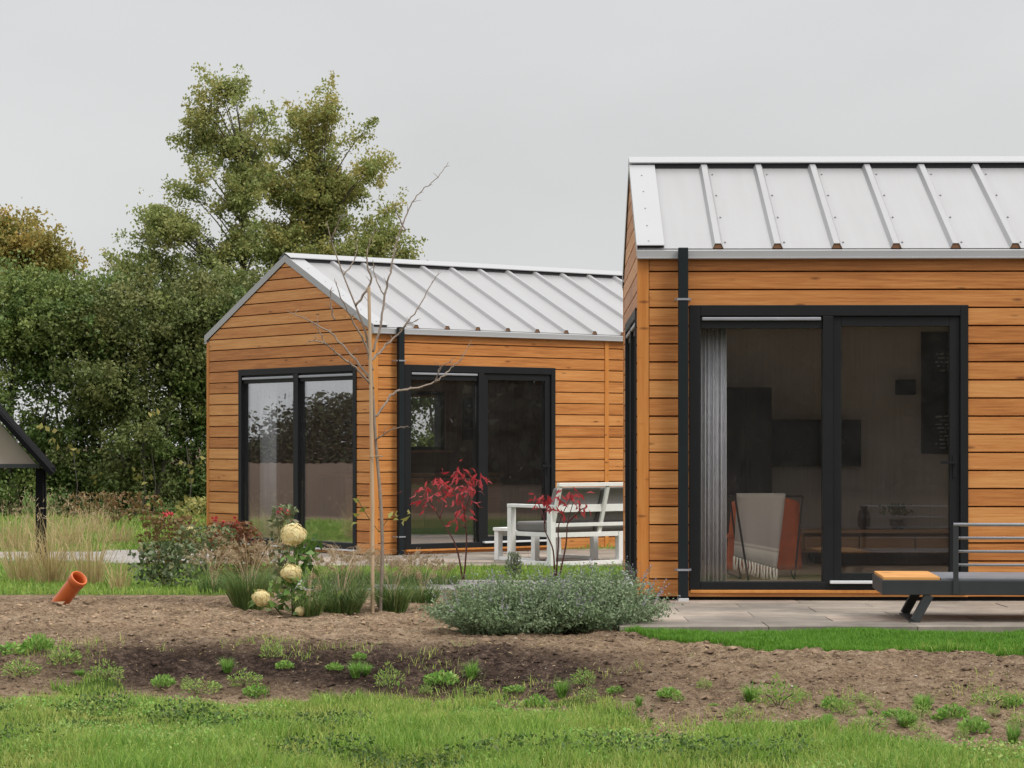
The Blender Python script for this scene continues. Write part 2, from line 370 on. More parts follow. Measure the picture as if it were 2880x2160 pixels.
# ------------------------------------------------------------------ foliage helpers
def leaves_arr(C, size, aspect=.6, up=.0, dirs=None, curl=.15, r=None):
    """diamond-shaped folded leaves at points C -> verts, faces"""
    n = len(C); C = np.asarray(C, float)
    size = np.broadcast_to(np.asarray(size, float), (n,))
    d = rng.normal(size=(n,3)); 
    if dirs is not None: d = d*.35 + dirs
    d[:,2] += up
    d /= np.linalg.norm(d, axis=1)[:,None]
    q = rng.normal(size=(n,3)); s = np.cross(d, q); s /= np.linalg.norm(s, axis=1)[:,None]
    nn = np.cross(d, s)
    L = d*(size/2)[:,None]; W = s*(size*aspect/2)[:,None]; K = nn*(size*curl)[:,None]
    V = np.stack([C-L, C+W+K-L*.1, C+L, C-W+K-L*.1], 1).reshape(-1,3)
    Fc = np.arange(n*4).reshape(n,4)
    return V, Fc
def leaf_obj(name, C, size, material, parent, aspect=.6, hue=None, up=0.0, dirs=None, curl=.15):
    V, Fc = leaves_arr(C, size, aspect, up, dirs, curl)
    n = len(Fc)
    me = arr_mesh(name, V, [Fc], {'rnd': rng.random(n), 'hue': np.zeros(n) if hue is None else hue})
    return link(name, me, material, parent)
def blade_arr(P, h, w, az, lean, curve=1.0):
    """two-segment bent grass blades at base points P"""
    n = len(P); P = np.asarray(P, float)
    dx = np.stack([np.cos(az), np.sin(az), np.zeros(n)], 1); ph = rng.random(n)*2*math.pi
    sx = np.stack([np.cos(ph), np.sin(ph), np.zeros(n)], 1)*(w/2)[:,None]
    mid = P + dx*(lean*h*.35)[:,None]; mid[:,2] += h*.6*np.sqrt(np.clip(1-(lean*.35)**2, .1, 1))
    tip = P + dx*(lean*h)[:,None]; tip[:,2] += h*np.clip(1-.55*lean**2*curve, .15, 1)
    V = np.stack([P-sx, P+sx, mid-sx*.8, mid+sx*.8, tip], 1).reshape(-1,3)
    i = np.arange(n)[:,None]*5
    return V, i+np.array([[0,1,3,2]]), i+np.array([[2,3,4]])
def blade_obj(name, P, h, w, material, parent=None, lean=(.1,.7), az=None, hue=None, rnd=None, curve=1.0):
    n = len(P); h = np.broadcast_to(h, (n,)).astype(float); w = np.broadcast_to(w, (n,)).astype(float)
    az = rng.random(n)*2*math.pi if az is None else az
    ln = rng.uniform(lean[0], lean[1], n) if isinstance(lean, tuple) else lean
    V, q, t = blade_arr(P, h, w, az, ln, curve)
    r = rng.random(n) if rnd is None else rnd; hu = np.zeros(n) if hue is None else hue
    me = arr_mesh(name, V, [q, t], {'rnd': np.concatenate([r, r]), 'hue': np.concatenate([hu, hu])})
    return link(name, me, material, parent)

# ------------------------------------------------------------------ terrain
EDGE_X = [-60,-4,-.3,.4,1.0,2,4,60]; EDGE_Y = [15.0,15.0,14.85,14.1,13.2,12.8,12.5,12.5]
TOP_X = [-60,-1,.5,1.5,60]; TOP_Y = [16.25,16.1,15.9,15.35,15.35]
def terrain(x, y, fine=True):
    x = np.asarray(x, float); y = np.asarray(y, float)
    e = np.interp(x, EDGE_X, EDGE_Y) + .12*(fbm(x*.8+3, y*.0+2)-.5); t = np.interp(x, TOP_X, TOP_Y)
    z = -.2 + .25*sstep(0, 1, (y-e)/(t-e))
    z = z + .02*sstep(15.6, 16.4, y)*sstep(.4, 1.2, x)*(1-sstep(19.6, 21, y))
    z = z - .05*sstep(20, 25, y)
    z = z + .07*np.exp(-((x+3.6)/1.3)**2 - ((y-18.6)/1.6)**2)
    near = sstep(10, 12, y)*(1-sstep(20, 22, y))
    if fine:
        soil = sstep(0, .25, y-e)*(1-sstep(20.5, 21.5, y))*(1-sstep(.7, 1.0, x)*sstep(16.3, 16.7, y))
        z = z + near*(.05*(fbm(x*1.3, y*2.0)-.5))
        z = z + soil*(.075*(fbm(x*5, y*6, 4)-.5))
        z = z + soil*.03*(vnoise(x*23, y*23)-.5)
    return z
def tz(x, y): return float(terrain(np.array([x]), np.array([y]))[0])
def lawn_mask(x, y):
    e = np.interp(x, EDGE_X, EDGE_Y)
    wob = 1.1*(fbm(x*1.3+9, y*1.3+1)-.5) + .7*(vnoise(x*4, y*4)-.5) + .35*(vnoise(x*13, y*13)-.5)
    front = (1-sstep(-.14, .14, y-e-wob))*(y > 9)*(x > -12)*(x < 12)
    # the strip before the patio, lawns round the rear cabin, and everything far off
    sx = np.interp(x, [.75,.95,1.2,1.6,2.6,8], [16.6,16.25,15.95,15.6,15.38,15.2]) + .10*(vnoise(x*6, y*6)-.5)
    strip = ((y > sx) & (y < 16.7) & (x > .72)).astype(float)
    rear = sstep(24.0, 24.15, y+ .25*(vnoise(x*3, y*3)-.5))*sstep(-12.5, -12, x)*(x < 14)
    left = sstep(21.1, 21.5, y + .3*(vnoise(x*2, y*2)-.5))*(1-sstep(-2.5, -2.1, x))*sstep(-12.5, -12, x)
    far = ((y > 52) & (x > -22)).astype(float)
    return np.clip(np.maximum.reduce([front, strip, rear, left, far]), 0, 1)

xs = np.unique(np.concatenate([[-3000,-800,-300,-120,-60,-30,-18,-12], np.arange(-9,-4.6,.25), np.arange(-4.6,5.2,.034), np.arange(5.3,9,.25), [12,18,30,60,120,300,800,3000]]))
ys = np.unique(np.concatenate([[-3000,-800,-300,-100,-40,-10,0,6,9,10.5], np.arange(11.2,17.2,.036), np.arange(17.2,21,.06), np.arange(21,34,.25), [36,40,44,48,54,65,90,150,300,800,1500,3000]]))
XX, YY = np.meshgrid(xs, ys, indexing='ij'); ZZ = terrain(XX, YY)
nx, ny = XX.shape; idx = np.arange(nx*ny).reshape(nx, ny)
Fq = np.stack([idx[:-1,:-1], idx[1:,:-1], idx[1:,1:], idx[:-1,1:]], -1).reshape(-1,4)
me = arr_mesh('ground', np.stack([XX, YY, ZZ], -1).reshape(-1,3), [Fq])
lm = lawn_mask(XX, YY)
e_ = np.interp(XX, EDGE_X, EDGE_Y); t_ = np.interp(XX, TOP_X, TOP_Y); u_ = (YY-e_)/(t_-e_)
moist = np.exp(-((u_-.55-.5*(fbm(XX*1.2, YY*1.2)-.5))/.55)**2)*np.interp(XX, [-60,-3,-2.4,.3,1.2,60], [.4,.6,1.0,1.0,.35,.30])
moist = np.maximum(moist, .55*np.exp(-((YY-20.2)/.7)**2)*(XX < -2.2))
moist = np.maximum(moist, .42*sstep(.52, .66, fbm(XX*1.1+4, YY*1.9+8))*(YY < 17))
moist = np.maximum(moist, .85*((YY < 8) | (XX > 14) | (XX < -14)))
a = me.attributes.new('lawn', 'FLOAT', 'POINT'); a.data.foreach_set('value', lm.ravel().astype(np.float32))
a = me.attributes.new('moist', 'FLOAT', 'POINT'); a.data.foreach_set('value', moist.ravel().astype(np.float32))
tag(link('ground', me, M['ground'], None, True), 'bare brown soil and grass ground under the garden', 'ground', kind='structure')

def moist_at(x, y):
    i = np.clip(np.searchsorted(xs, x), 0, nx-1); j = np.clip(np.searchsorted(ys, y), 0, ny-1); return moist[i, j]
# lumps of earth and pebbles on the bare soil
def lumps(name, n, smin, smax, material, label, cat):
    x = rng.uniform(-3.8, 4.2, n*3); y = 12.3 + 8*rng.random(n*3)**1.4
    k = (lawn_mask(x, y) < .3) & ~((x > .95) & (y > 16.5)); x = x[k][:n]; y = y[k][:n]; n = len(x)
    z = terrain(x, y); s = smin*(smax/smin)**(rng.random(n)**2.2)
    base = np.array([(1,0,0),(0,1,0),(-1,0,0),(0,-1,0),(0,0,.8),(.7,.7,.35),(-.7,.6,.4),(-.6,-.7,.3),(.65,-.65,.4)])
    fc = np.array([(4,0,5),(4,5,1),(4,1,6),(4,6,2),(4,2,7),(4,7,3),(4,3,8),(4,8,0),(0,1,5),(1,2,6),(2,3,7),(3,0,8)])
    ang = rng.random(n)*6.28; ca, sa = np.cos(ang), np.sin(ang)
    B = base[None]*(1+.35*rng.normal(size=(n,9,1)))*s[:,None,None]*np.stack([rng.uniform(.7,1.4,n), rng.uniform(.7,1.2,n), rng.uniform(.5,1,n)],1)[:,None,:]
    V = np.stack([B[...,0]*ca[:,None]-B[...,1]*sa[:,None]+x[:,None], B[...,0]*sa[:,None]+B[...,1]*ca[:,None]+y[:,None], B[...,2]+z[:,None]-s[:,None]*.15], -1).reshape(-1,3)
    Fc = (np.arange(n)[:,None,None]*9 + fc[None]).reshape(-1,3)
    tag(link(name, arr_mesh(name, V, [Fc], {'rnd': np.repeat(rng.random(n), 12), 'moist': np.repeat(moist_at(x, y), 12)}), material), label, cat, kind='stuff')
lumps('soil_clods', 30000, .003, .015, M['clod'], 'brown crumbly soil clods lying over the bare earth', 'soil')
lumps('earth_lumps', 2600, .012, .036, M['clod'], 'larger broken lumps of earth among the crumbly soil', 'soil')
lumps('pebbles', 420, .004, .011, M['stone'], 'small pale pebbles scattered on the bare earth', 'pebbles')

# grass
def scatter(x0, x1, y0, y1, n, thr=.45):
    x = rng.uniform(x0, x1, n); y = rng.uniform(y0, y1, n); k = lawn_mask(x, y) > thr*(.6+.8*rng.random(n))
    return x[k], y[k]
x, y = scatter(-3.7, 3.9, 11.3, 15.7, 150000)
k = (y < 15.45); x, y = x[k], y[k]
cl = fbm(x*1.7+2, y*1.7+7, 3); cl2 = vnoise(x*7, y*7)
e = np.interp(x, EDGE_X, EDGE_Y); nearedge = np.clip((e-y)/.9, 0, 1)
h = .018 + .105*np.clip((cl-.28)*1.9, 0, 1)*(.5+.9*rng.random(len(x)))*(.8+.2*nearedge) + .018*cl2
keep = rng.random(len(x)) < np.clip(.35+1.5*(cl-.25)+.2*cl2, .12, 1)*(.75+.25*nearedge)
x, y, h, cl = x[keep], y[keep], h[keep], cl[keep]
hue = np.clip(.85-2.0*(cl-.25)+.4*rng.normal(size=len(x))+.9*(fbm(x*2.3+50, y*3+20, 3)-.5), 0, .95)*.68
P = np.stack([x, y, terrain(x, y)-.004], 1)
tag(blade_obj('lawn_grass', P, h, .0035+.003*rng.random(len(x)), G['grass'], lean=(.1,.95), hue=hue), 'rough uneven green grass across the front of the garden', 'grass', kind='stuff')
# broad-leaved ground cover in the front lawn
x, y = scatter(-3.7, 3.9, 11.3, 15.2, 60000, .6); c3 = fbm(x*1.3+31, y*1.6+12, 3); k = c3 > .56; x, y, c3 = x[k], y[k], c3[k]
P = np.stack([x, y, terrain(x, y)+.012+.055*rng.random(len(x))*np.clip((c3-.5)*6, 0, 1)], 1)
tag(leaf_obj('clover', P, .010+.014*rng.random(len(P)), G['weed'], None, .7, hue=np.clip(.15+.3*rng.normal(size=len(P))+.5*(vnoise(P[:,0]*3, P[:,1]*3)-.5), 0, .8), dirs=np.stack([rng.normal(size=len(P))*.6, rng.normal(size=len(P))*.6, np.full(len(P), .5)], 1)), 'low broad leaved clover and weeds among the front grass', 'ground cover', kind='stuff')
x, y = scatter(-3.7, 3.9, 11.3, 15.0, 70000, .6); c3 = fbm(x*1.1+71, y*1.9+52, 3); k = c3 > .68; x, y, c3 = x[k], y[k], c3[k]
P = np.stack([x, y, terrain(x, y)+.01+.11*rng.random(len(x))*np.clip((c3-.665)*12, 0, 1)], 1)
tag(leaf_obj('dark_weeds', P, .014+.018*rng.random(len(P)), G['weed_dark'], None, .55, hue=np.clip(.3*rng.normal(size=len(P)), 0, .6)), 'darker leafy weed patches within the front grass', 'ground cover', kind='stuff')
# neat strip before the patio
x = rng.uniform(.7, 4.4, 90000); y = rng.uniform(15.1, 16.62, 90000); k = lawn_mask(x, y) > .5; x, y = x[k], y[k]
P = np.stack([x, y, terrain(x, y)-.004], 1)
tag(blade_obj('lawn_strip', P, .026+.022*rng.random(len(x))+.012*vnoise(x*4, y*4), .003+.002*rng.random(len(x)), G['grass_rich'], lean=(.1,.7)), 'bright green strip of short lawn along the front patio', 'grass', kind='stuff')
# lawns further back
x = rng.uniform(-7, 3, 120000); y = 21 + 12.5*rng.random(120000)
k = (lawn_mask(x, y) > .5) & (rng.random(120000) < .75); x, y = x[k], y[k]
def in_rear_paving(x, y):
    return ((y > 27.15) & (y < 31.3) & (x > -2.6)) | ((y > 27.7+np.interp(x, [-6.5,-4.5], [1.6,0])) & (y < 31.2-np.interp(x, [-6.5,-4.5], [.8,0])) & (x <= -2.6)) | ((y > 22.35) & (y < 23.95) & (x > -2.35) & (x < 4))
k = ~in_rear_paving(x, y); x, y = x[k], y[k]
P = np.stack([x, y, terrain(x, y)-.004], 1)
tag(blade_obj('rear_lawn', P, .035+.05*rng.random(len(x))**2, .006+.004*rng.random(len(x)), G['grass'], lean=(.1,.8), hue=np.clip(rng.normal(size=len(x))*.2+.15*vnoise(x, y), 0, .7)), 'green lawn patches beside the paths of the rear cabin', 'grass', kind='stuff')
x = rng.uniform(-14, 4, 60000); y = 31.3 + 17*rng.random(60000)
P = np.stack([x, y, terrain(x, y)-.01], 1)
tag(blade_obj('far_lawn', P, .05+.09*rng.random(len(x))**2, .014+.01*rng.random(len(x)), G['grass'], lean=(.1,.8), hue=np.clip(rng.normal(size=len(x))*.2+.3*(vnoise(x*.8, y*.8)-.3), 0, .8)), 'green lawn reaching back to the hedge', 'grass', kind='stuff')

x = rng.uniform(-3.8, 4.2, 9000); y = 12.3 + 7.5*rng.random(9000)**1.4; k = (lawn_mask(x, y) < .6) & ~((x > .95) & (y > 16.4)); x, y = x[k], y[k]
tag(leaf_obj('dry_litter', np.stack([x, y, terrain(x, y)+.006], 1), .012+.035*rng.random(len(x))**2, G['straw'], None, .16, hue=rng.random(len(x))*.25, dirs=np.stack([rng.normal(size=len(x))*1.5, rng.normal(size=len(x))*1.5, np.zeros(len(x))], 1)), 'dry straw and dead grass bits strewn on the soil', 'litter', kind='stuff')
x = rng.uniform(-3.8, 4.2, 30000); y = rng.uniform(12.3, 16.2, 30000); k = (lawn_mask(x, y) < .5) & (fbm(x*1.8+40, y*2.2+3, 3)+.25*(np.interp(x, [-4,-2.5,.5,4], [.55,.1,0,.35])) > .53+.08*rng.random(30000)+.10*(y-np.interp(x, EDGE_X, EDGE_Y))); x, y = x[k], y[k]
tag(blade_obj('sparse_grass', np.stack([x, y, terrain(x, y)-.004], 1), .015+.075*rng.random(len(x))**2, .003+.003*rng.random(len(x)), G['grass'], lean=(.2,1.1), hue=np.clip(.35+.3*rng.normal(size=len(x)), 0, 1)), 'thin scattered grass blades creeping over the bare soil', 'grass', kind='stuff')

# ------------------------------------------------------------------ paving
def slabs(name, x0, x1, y0, y1, z, lx, ly, material, label, keep=None, gap=.006):
    mb = MB(); row = 0; y = y0
    while y < y1-.02:
        x = x0 - (lx*.5 if row % 2 else 0)
        while x < x1-.02:
            a, b_ = max(x, x0), min(x+lx, x1)
            if b_-a > .05 and (keep is None or keep((a+b_)/2, y+ly/2)):
                dz = random.uniform(-.003, .003)
                mb.box(a+gap/2, b_-gap/2, y+gap/2, min(y+ly, y1)-gap/2, z-.09, z+dz)
            x += lx
        y += ly; row += 1
    return tag(mb.build(name, material, None, bevel=.004), label, 'paving', kind='structure')
slabs('patio', .72, 6.4, 16.68, 19.62, .115, 1.0, .5, M['paver'], 'beige stone slab patio before the nearer cabin')
slabs('path', -2.3, 4.0, 22.4, 23.9, .035, .6, .4, M['path'], 'pale slab path between the two cabins')
slabs('rear_patio', -2.6, 5.2, 27.2, 33.0, .015, .8, .4, M['paver'], 'stone slab patio beside the rear cabin')
slabs('rear_path', -6.6, -2.604, 27.7, 31.3, .018, 1.0, .6, M['path'], 'pale concrete path leading left from the rear cabin',
      keep=lambda x, y: y > 27.7+np.interp(x, [-6.5,-4.5], [1.6,0]) and y < 31.2-np.interp(x, [-6.5,-4.5], [.8,0]))

# ------------------------------------------------------------------ cabins
PITCH = .1415
def shrink(poly, d):
    zs = [p[1] for p in poly]; lo, hi = min(zs), max(zs); h = hi-lo
    if h < 4*d: return poly
    return [(u, lo+d+(z-lo)*(h-2*d)/h) for u, z in poly]
def cladding(name, parent, fn, ulen, roofz, holes, u0=0.0, depth=.024):
    """horizontal boards on a wall; fn(u, d, z); roofz(u) top line; holes (u0, u1, z0, z1)"""
    mb = MB(); k = 0; ztop = max(roofz(u) for u in np.linspace(u0, ulen, 41))
    while k*PITCH < ztop:
        z0 = k*PITCH; z1 = z0+PITCH-.0068
        # u range under the roof line
        us = np.linspace(u0, ulen, 801)
        def span(z):
            ok = [u for u in us if roofz(u) >= z-1e-4]
            return (ok[0], ok[-1]) if ok else None
        lo = span(z0+.001)
        if lo is None: break
        hi = span(z1)
        if hi is None:
            zc = max(roofz(u) for u in us); hi = (sum(lo)/2-.002, sum(lo)/2+.002); z1 = zc
        segs = [(lo[0], lo[1])]; cut = False
        zlo = z0
        for (a, b, c, d) in holes:
            if c <= z0+.03 and d >= z1-.03 or (z0+.02 < c < z1-.02 and d > z1):
                new = []
                for s0, s1 in segs:
                    if a > s0+.01: new.append((s0, min(a, s1)))
                    if b < s1-.01: new.append((max(b, s0), s1))
                segs = new
                if z0+.02 < c < z1-.02: mb.prism([(a,z0),(b,z0),(b,c-.006),(a,c-.006)], fn, 0, depth)
        r = random.random()
        for s0, s1 in segs:
            t0 = hi[0] if s0 == lo[0] else s0; t1 = hi[1] if s1 == lo[1] else s1
            poly = [(s0,z0),(s1,z0),(t1,z1),(t0,z1)]
            mb.prism(poly, fn, 0, depth, shrink(poly, .004), r)
        k += 1
    return mb.build(name, M['cladding'], parent)

def wall_with_hole(mb, fn, u0, u1, z0, z1, hole, d0, d1):
    def bx(a, b, c, d): 
        if b-a > 1e-3 and d-c > 1e-3: mb.prism([(a,c),(b,c),(b,d),(a,d)], fn, d0, d1, None, .5)
    if hole is None: return bx(u0, u1, z0, z1)
    a, b, c, d = hole
    bx(u0, a, z0, z1); bx(b, u1, z0, z1); bx(a, b, z0, c); bx(a, b, d, z1)

def make_cabin(label, loc, rz, L, ridge, dx0, dx1, inner, back_or_added_win=None, glass='glass', batten=None):
    W = 3.8; EZ = 2.64
    c = thing('timber_cabin', label, 'cabin', loc, rz)
    eave = 2.745; slope = (ridge-eave)/(W/2)
    rz_ = lambda y: eave + slope*min(y, W-y)
    under = lambda y: rz_(y) - .06
    front = lambda u, d, z: (u, -d, z)
    gable = lambda u, d, z: (-d, u, z)
    gable2 = lambda u, d, z: (L+d, u, z)
    back = lambda u, d, z: (u, W+d, z)
    s = (dx1-dx0)/2.177
    X = lambda x: dx0 + (x-.375)*s
    door = (dx0, dx1, .054, 2.264); gwin = (.304, 3.02, .054, 2.264)
    # wall cores, plinth
    mb = MB(); T = .15
    wall_with_hole(mb, front, 0, L, 0, 2.70, door, -T, 0)
    wall_with_hole(mb, gable, T, W-T, 0, 2.66, gwin, -T, 0)
    mb.prism([(T*.0,2.66),(W,2.66),(W/2,under(W/2))], gable, -T, -.001, None, .5)
    wall_with_hole(mb, gable2, T, W-T, 0, 2.66, None, -T, 0)
    mb.prism([(0,2.66),(W,2.66),(W/2,under(W/2))], gable2, -T, -.001, None, .5)
    wall_with_hole(mb, back, 0, L, 0, 2.70, back_or_added_win, -T, 0)
    mb.build('wall_core', M['backing'], c)
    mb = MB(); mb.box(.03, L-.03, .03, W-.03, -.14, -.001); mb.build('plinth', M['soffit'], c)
    cladding('wall_cladding', c, front, L-.03, lambda u: 2.69, [door, (batten-.0, batten+.0, 0, 3)] if batten else [door], .064)
    cladding('wall_cladding', c, gable, W-.03, under, [gwin], .03)
    cladding('wall_cladding', c, back, L-.03, lambda u: 2.69, [back_or_added_win] if back_or_added_win else [], .03)
    cladding('wall_cladding', c, gable2, W-.03, under, [], .03)
    # corner boards
    for bx in ((-.030,.060,-.030,.028), (-.030,.03,W-.028,W+.030), (L-.06,L+.03,-.030,.028), (L-.06,L+.03,W-.03,W+.03)):
        mb = MB(); mb.box(*bx, .002, 2.655); mb.build('corner_board', M['trim_wood'], c, bevel=.003)
    if batten:
        mb = MB(); mb.box(batten, batten+.065, -.034, -.0245, .002, 2.65); mb.build('cover_batten', M['trim_wood'], c, bevel=.002)
    # roof sheets with trapezoid ribs
    x0, x1 = -.025, L+.025; ribs = [.60+.463*i for i in range(-1, int((L)/.463)) if .60+.463*i < L-.1 and .60+.463*i > .3]
    mb = MB(); rcl = []; sc_ = MB()
    for side in (0, 1):
        ye = -.05; yr = W/2
        m_ = (lambda y: y) if side == 0 else (lambda y: W-y)
        prof = [(x0, 0)]
        for rx in ribs: prof += [(rx-.043,0),(rx-.023,.04),(rx+.023,.04),(rx+.043,0)]
        prof.append((x1, 0))
        for i in range(len(prof)-1):
            (a, ha), (b, hb) = prof[i], prof[i+1]
            q = [(a,m_(ye),rz_(ye)*0+eave+slope*ye+ha),(b,m_(ye),eave+slope*ye+hb),(b,m_(yr),ridge+hb),(a,m_(yr),ridge+ha)]
            lo = [(v[0], v[1], v[2]-.004) for v in q]
            mb.add(q+lo, [(0,1,2,3) if side == 0 else (3,2,1,0), (7,6,5,4) if side == 0 else (4,5,6,7), (0,4,5,1) if side == 0 else (1,5,4,0)], .5)
        for rx in ribs:
            zz = eave+slope*ye
            if side == 0:
              cl = MB(); rcl.append(cl); cl.prism([(rx-.039,zz),(rx+.039,zz),(rx+.021,zz+.036),(rx-.021,zz+.036)], lambda u, d, z: (u, m_(ye+.006+d), z), 0, .03)
            for t in (.06,.34,.60,.86):
                y = ye+.0 + t*(yr-ye); z = eave+slope*y
                sc_.lathe([(.009,0),(.009,.003),(.005,.004),(.005,.009)], 8, (rx+.062, m_(y), z+.001))
        for t in (.03,.2,.4,.6,.8,.97):
            y = ye+t*(yr-ye); z = eave+slope*y
            sc_.lathe([(.007,0),(.007,.003),(.005,.006)], 8, (.06, m_(y), z+.036))
        # insulation under the sheet
        mb2 = MB()
    roof = mb.build('roof', M['roof'], c)
    mb = MB()
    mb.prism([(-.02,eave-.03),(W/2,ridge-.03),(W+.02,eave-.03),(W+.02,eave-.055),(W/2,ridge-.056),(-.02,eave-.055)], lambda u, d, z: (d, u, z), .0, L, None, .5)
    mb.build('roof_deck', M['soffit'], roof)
    for cl in rcl: cl.build('rib_closure', M['closure'], roof)
    sc_.build('roof_screws', M['grille'], roof)
    # ridge cap with the dark foam strip below it
    cw = .135; mb = MB(); zc = ridge+.064
    for sgn in (-1, 1):
        a = (W/2, zc); b = (W/2+sgn*cw, zc-slope*cw)
        vs = []
        for x in (x0-.012, x1+.012): vs += [(x,a[0],a[1]),(x,b[0],b[1]),(x,b[0],b[1]-.010),(x,b[0]-sgn*.004,b[1]-.010),(x,b[0]-sgn*.004,b[1]-.004),(x,a[0],a[1]-.004)]
        fs = [(i, (i+1) % 6, (i+1) % 6+6, i+6) for i in range(6)]+[(0,1,2,3,4,5),(11,10,9,8,7,6)]
        mb.add(vs, fs, .5)
    mb.build('ridge_cap', M['flash'], roof)
    mb = MB()
    for sgn in (-1, 1):
        yy = W/2+sgn*(cw-.02); zz = ridge-slope*(cw-.02)
        mb.add([(x0+.21,yy-sgn*.012,zz-.004),(x1-.21,yy-sgn*.012,zz-.004),(x1-.21,yy,zz-.008),(x0+.21,yy,zz-.008),(x0+.21,yy-sgn*.012,zz+.057),(x1-.21,yy-sgn*.012,zz+.057),(x1-.21,yy,zz+.051),(x0+.21,yy,zz+.051)],
               [(0,3,2,1),(4,5,6,7),(0,1,5,4),(1,2,6,5),(2,3,7,6),(3,0,4,7)], .5)
    mb.build('ridge_foam_strip', M['soffit'], roof)
    # verge flashing: a wide strip over the roof edge with a leg down the gable
    for xa, xb, leg in ((x0-.012, x0+.205, x0-.012), (x1-.205, x1+.012, x1+.012)):
        mb = MB(); lo = leg < 0
        for side in (0, 1):
            m_ = (lambda y: y) if side == 0 else (lambda y: W-y)
            ye = -.072; zt = lambda y: eave+slope*y+.036
            q = [(xa,m_(ye),zt(ye)),(xb,m_(ye),zt(ye)),(xb,m_(W/2),zt(W/2)),(xa,m_(W/2),zt(W/2))]
            q2 = [(v[0],v[1],v[2]-.006) for v in q]
            mb.add(q+q2, [(0,1,2,3),(7,6,5,4),(0,4,5,1),(1,5,6,2),(2,6,7,3),(3,7,4,0)], .5)
            e = (xa, xa+.005) if lo else (xb-.005, xb)
            q = [(e[0],m_(ye),zt(ye)-.0062),(e[1],m_(ye),zt(ye)-.0062),(e[1],m_(W/2),zt(W/2)-.0062),(e[0],m_(W/2),zt(W/2)-.0062)]
            q2 = [(v[0],v[1],v[2]-.085) for v in q]
            mb.add(q+q2, [(0,1,2,3),(7,6,5,4),(0,4,5,1),(1,5,6,2),(2,6,7,3),(3,7,4,0)], .5)
            i_ = (xb-.005, xb) if lo else (xa, xa+.005)
            q = [(i_[0],m_(ye+.03),zt(ye+.03)-.0062),(i_[1],m_(ye+.03),zt(ye+.03)-.0062),(i_[1],m_(W/2),zt(W/2)-.0062),(i_[0],m_(W/2),zt(W/2)-.0062)]
            q2 = [(v[0],v[1],v[2]-.0285) for v in q]
            mb.add(q+q2, [(0,1,2,3),(7,6,5,4),(0,4,5,1),(1,5,6,2),(2,6,7,3),(3,7,4,0)], .5)
        mb.build('verge_flashing', M['flash'], roof)
    # eave gutters
    for side in (0, 1):
        mb = MB(); m_ = (lambda y: y) if side == 0 else (lambda y: W-y)
        pr = [(-.026,2.638),(-.078,2.638),(-.086,2.641),(-.086,2.649),(-.072,2.652),(-.072,2.703),(-.060,2.712),(-.026,2.716)]
        vs = [(x, m_(y), z) for x in (x0-.008, x1+.008) for y, z in pr]; n = len(pr)
        fs = [(i, (i+1) % n, (i+1) % n+n, i+n) for i in range(n)]+[tuple(range(n)), tuple(range(2*n-1, n-1, -1))]
        mb.add(vs, fs, .5); mb.build('gutter', M['flash'], c)
    # downpipe
    mb = MB(); mb.box(.284, .362, -.150, -.088, -.005, 2.722); dp = mb.build('downpipe', M['pipe_black'], c, bevel=.006)
    for z in (2.32, .215):
        mb = MB(); mb.box(.276, .370, -.156, -.1505, z-.008, z+.008); mb.box(.262, .2835, -.120, -.104, z-.007, z+.007); mb.box(.3625, .386, -.120, -.104, z-.007, z+.007)
        mb.box(.262, .270, -.1035, -.0235, z-.006, z+.006); mb.box(.378, .386, -.1035, -.0235, z-.006, z+.006)
        mb.build('bracket', M['grille'], dp)
    mb = MB(); mb.box(.283, .366, -.160, -.080, -.045, -.0055); mb.build('downpipe_foot', M['concrete_light'], dp, bevel=.004)
    # glazed door in the long side
    y0, y1 = -.036, .09
    mb = MB()
    mb.box(dx0, X(.463), y0, y1, .054, 2.28); mb.box(X(2.49), dx1, y0, y1, .054, 2.28)
    mb.box(X(.463), X(2.49), y0, y1, 2.195, 2.28); mb.box(X(.463), X(2.49), y0, y1, .054, .118)
    mb.box(X(1.418), X(1.500), y0+.002, y1, .118, 2.195)
    gd = mb.build('glass_door', M['black'], c, bevel=.004)
    mb = MB(); f0, f1 = -.012, .06
    mb.box(X(1.5005), X(1.566), f0, f1, .1185, 2.194); mb.box(X(2.41), X(2.4895), f0, f1, .1185, 2.194)
    mb.box(X(1.566), X(2.41), f0, f1, 2.115, 2.194); mb.box(X(1.566), X(2.41), f0, f1, .1185, .185)
    mb.build('door_leaf_frame', M['black'], gd, bevel=.003)
    for a, b_, z0, z1, yy in ((X(.4635), X(1.4175), .1185, 2.098, .02), (X(1.5665), X(2.4095), .1855, 2.1145, .022)):
        mb = MB(); mb.box(a, b_, yy, yy+.012, z0, z1); mb.build('pane', M[glass], gd)
    mb = MB(); mb.box(X(.4635), X(1.4175), -.010, .03, 2.0985, 2.1945); mb.build('vent_box', M['black'], gd, bevel=.003)
    mb = MB(); mb.box(X(.475), X(1.405), -.034, -.0105, 2.160, 2.186); mb.build('vent_grille', M['grille'], gd, bevel=.006)
    mb = MB(); mb.box(X(1.47), X(2.49), -.085, -.0365, .105, .128); mb.build('threshold', M['alu'], gd, bevel=.003)
    mb = MB(); mb.box(dx0+.01, dx1-.01, -.055, .09, .030, .0535); mb.build('door_sill', M['trim_wood'], gd, bevel=.003)
    mb = MB(); hx = X(2.45); mb.box(hx-.016, hx+.016, -.020, -.0125, .93, 1.10); mb.tube([(hx,-.02,1.05),(hx,-.06,1.05)], .008); mb.beam((hx+.01,-.06,1.05),(hx-.12,-.06,1.05), .014, .018); mb.build('door_handle', M['black'], gd)
    # two-leaf window in the gable
    mb = MB(); a, b_ = .304, 3.02; mid = 1.655
    g = lambda u0, u1, d0, d1, z0, z1: mb.box(-d1, -d0, u0, u1, z0, z1)
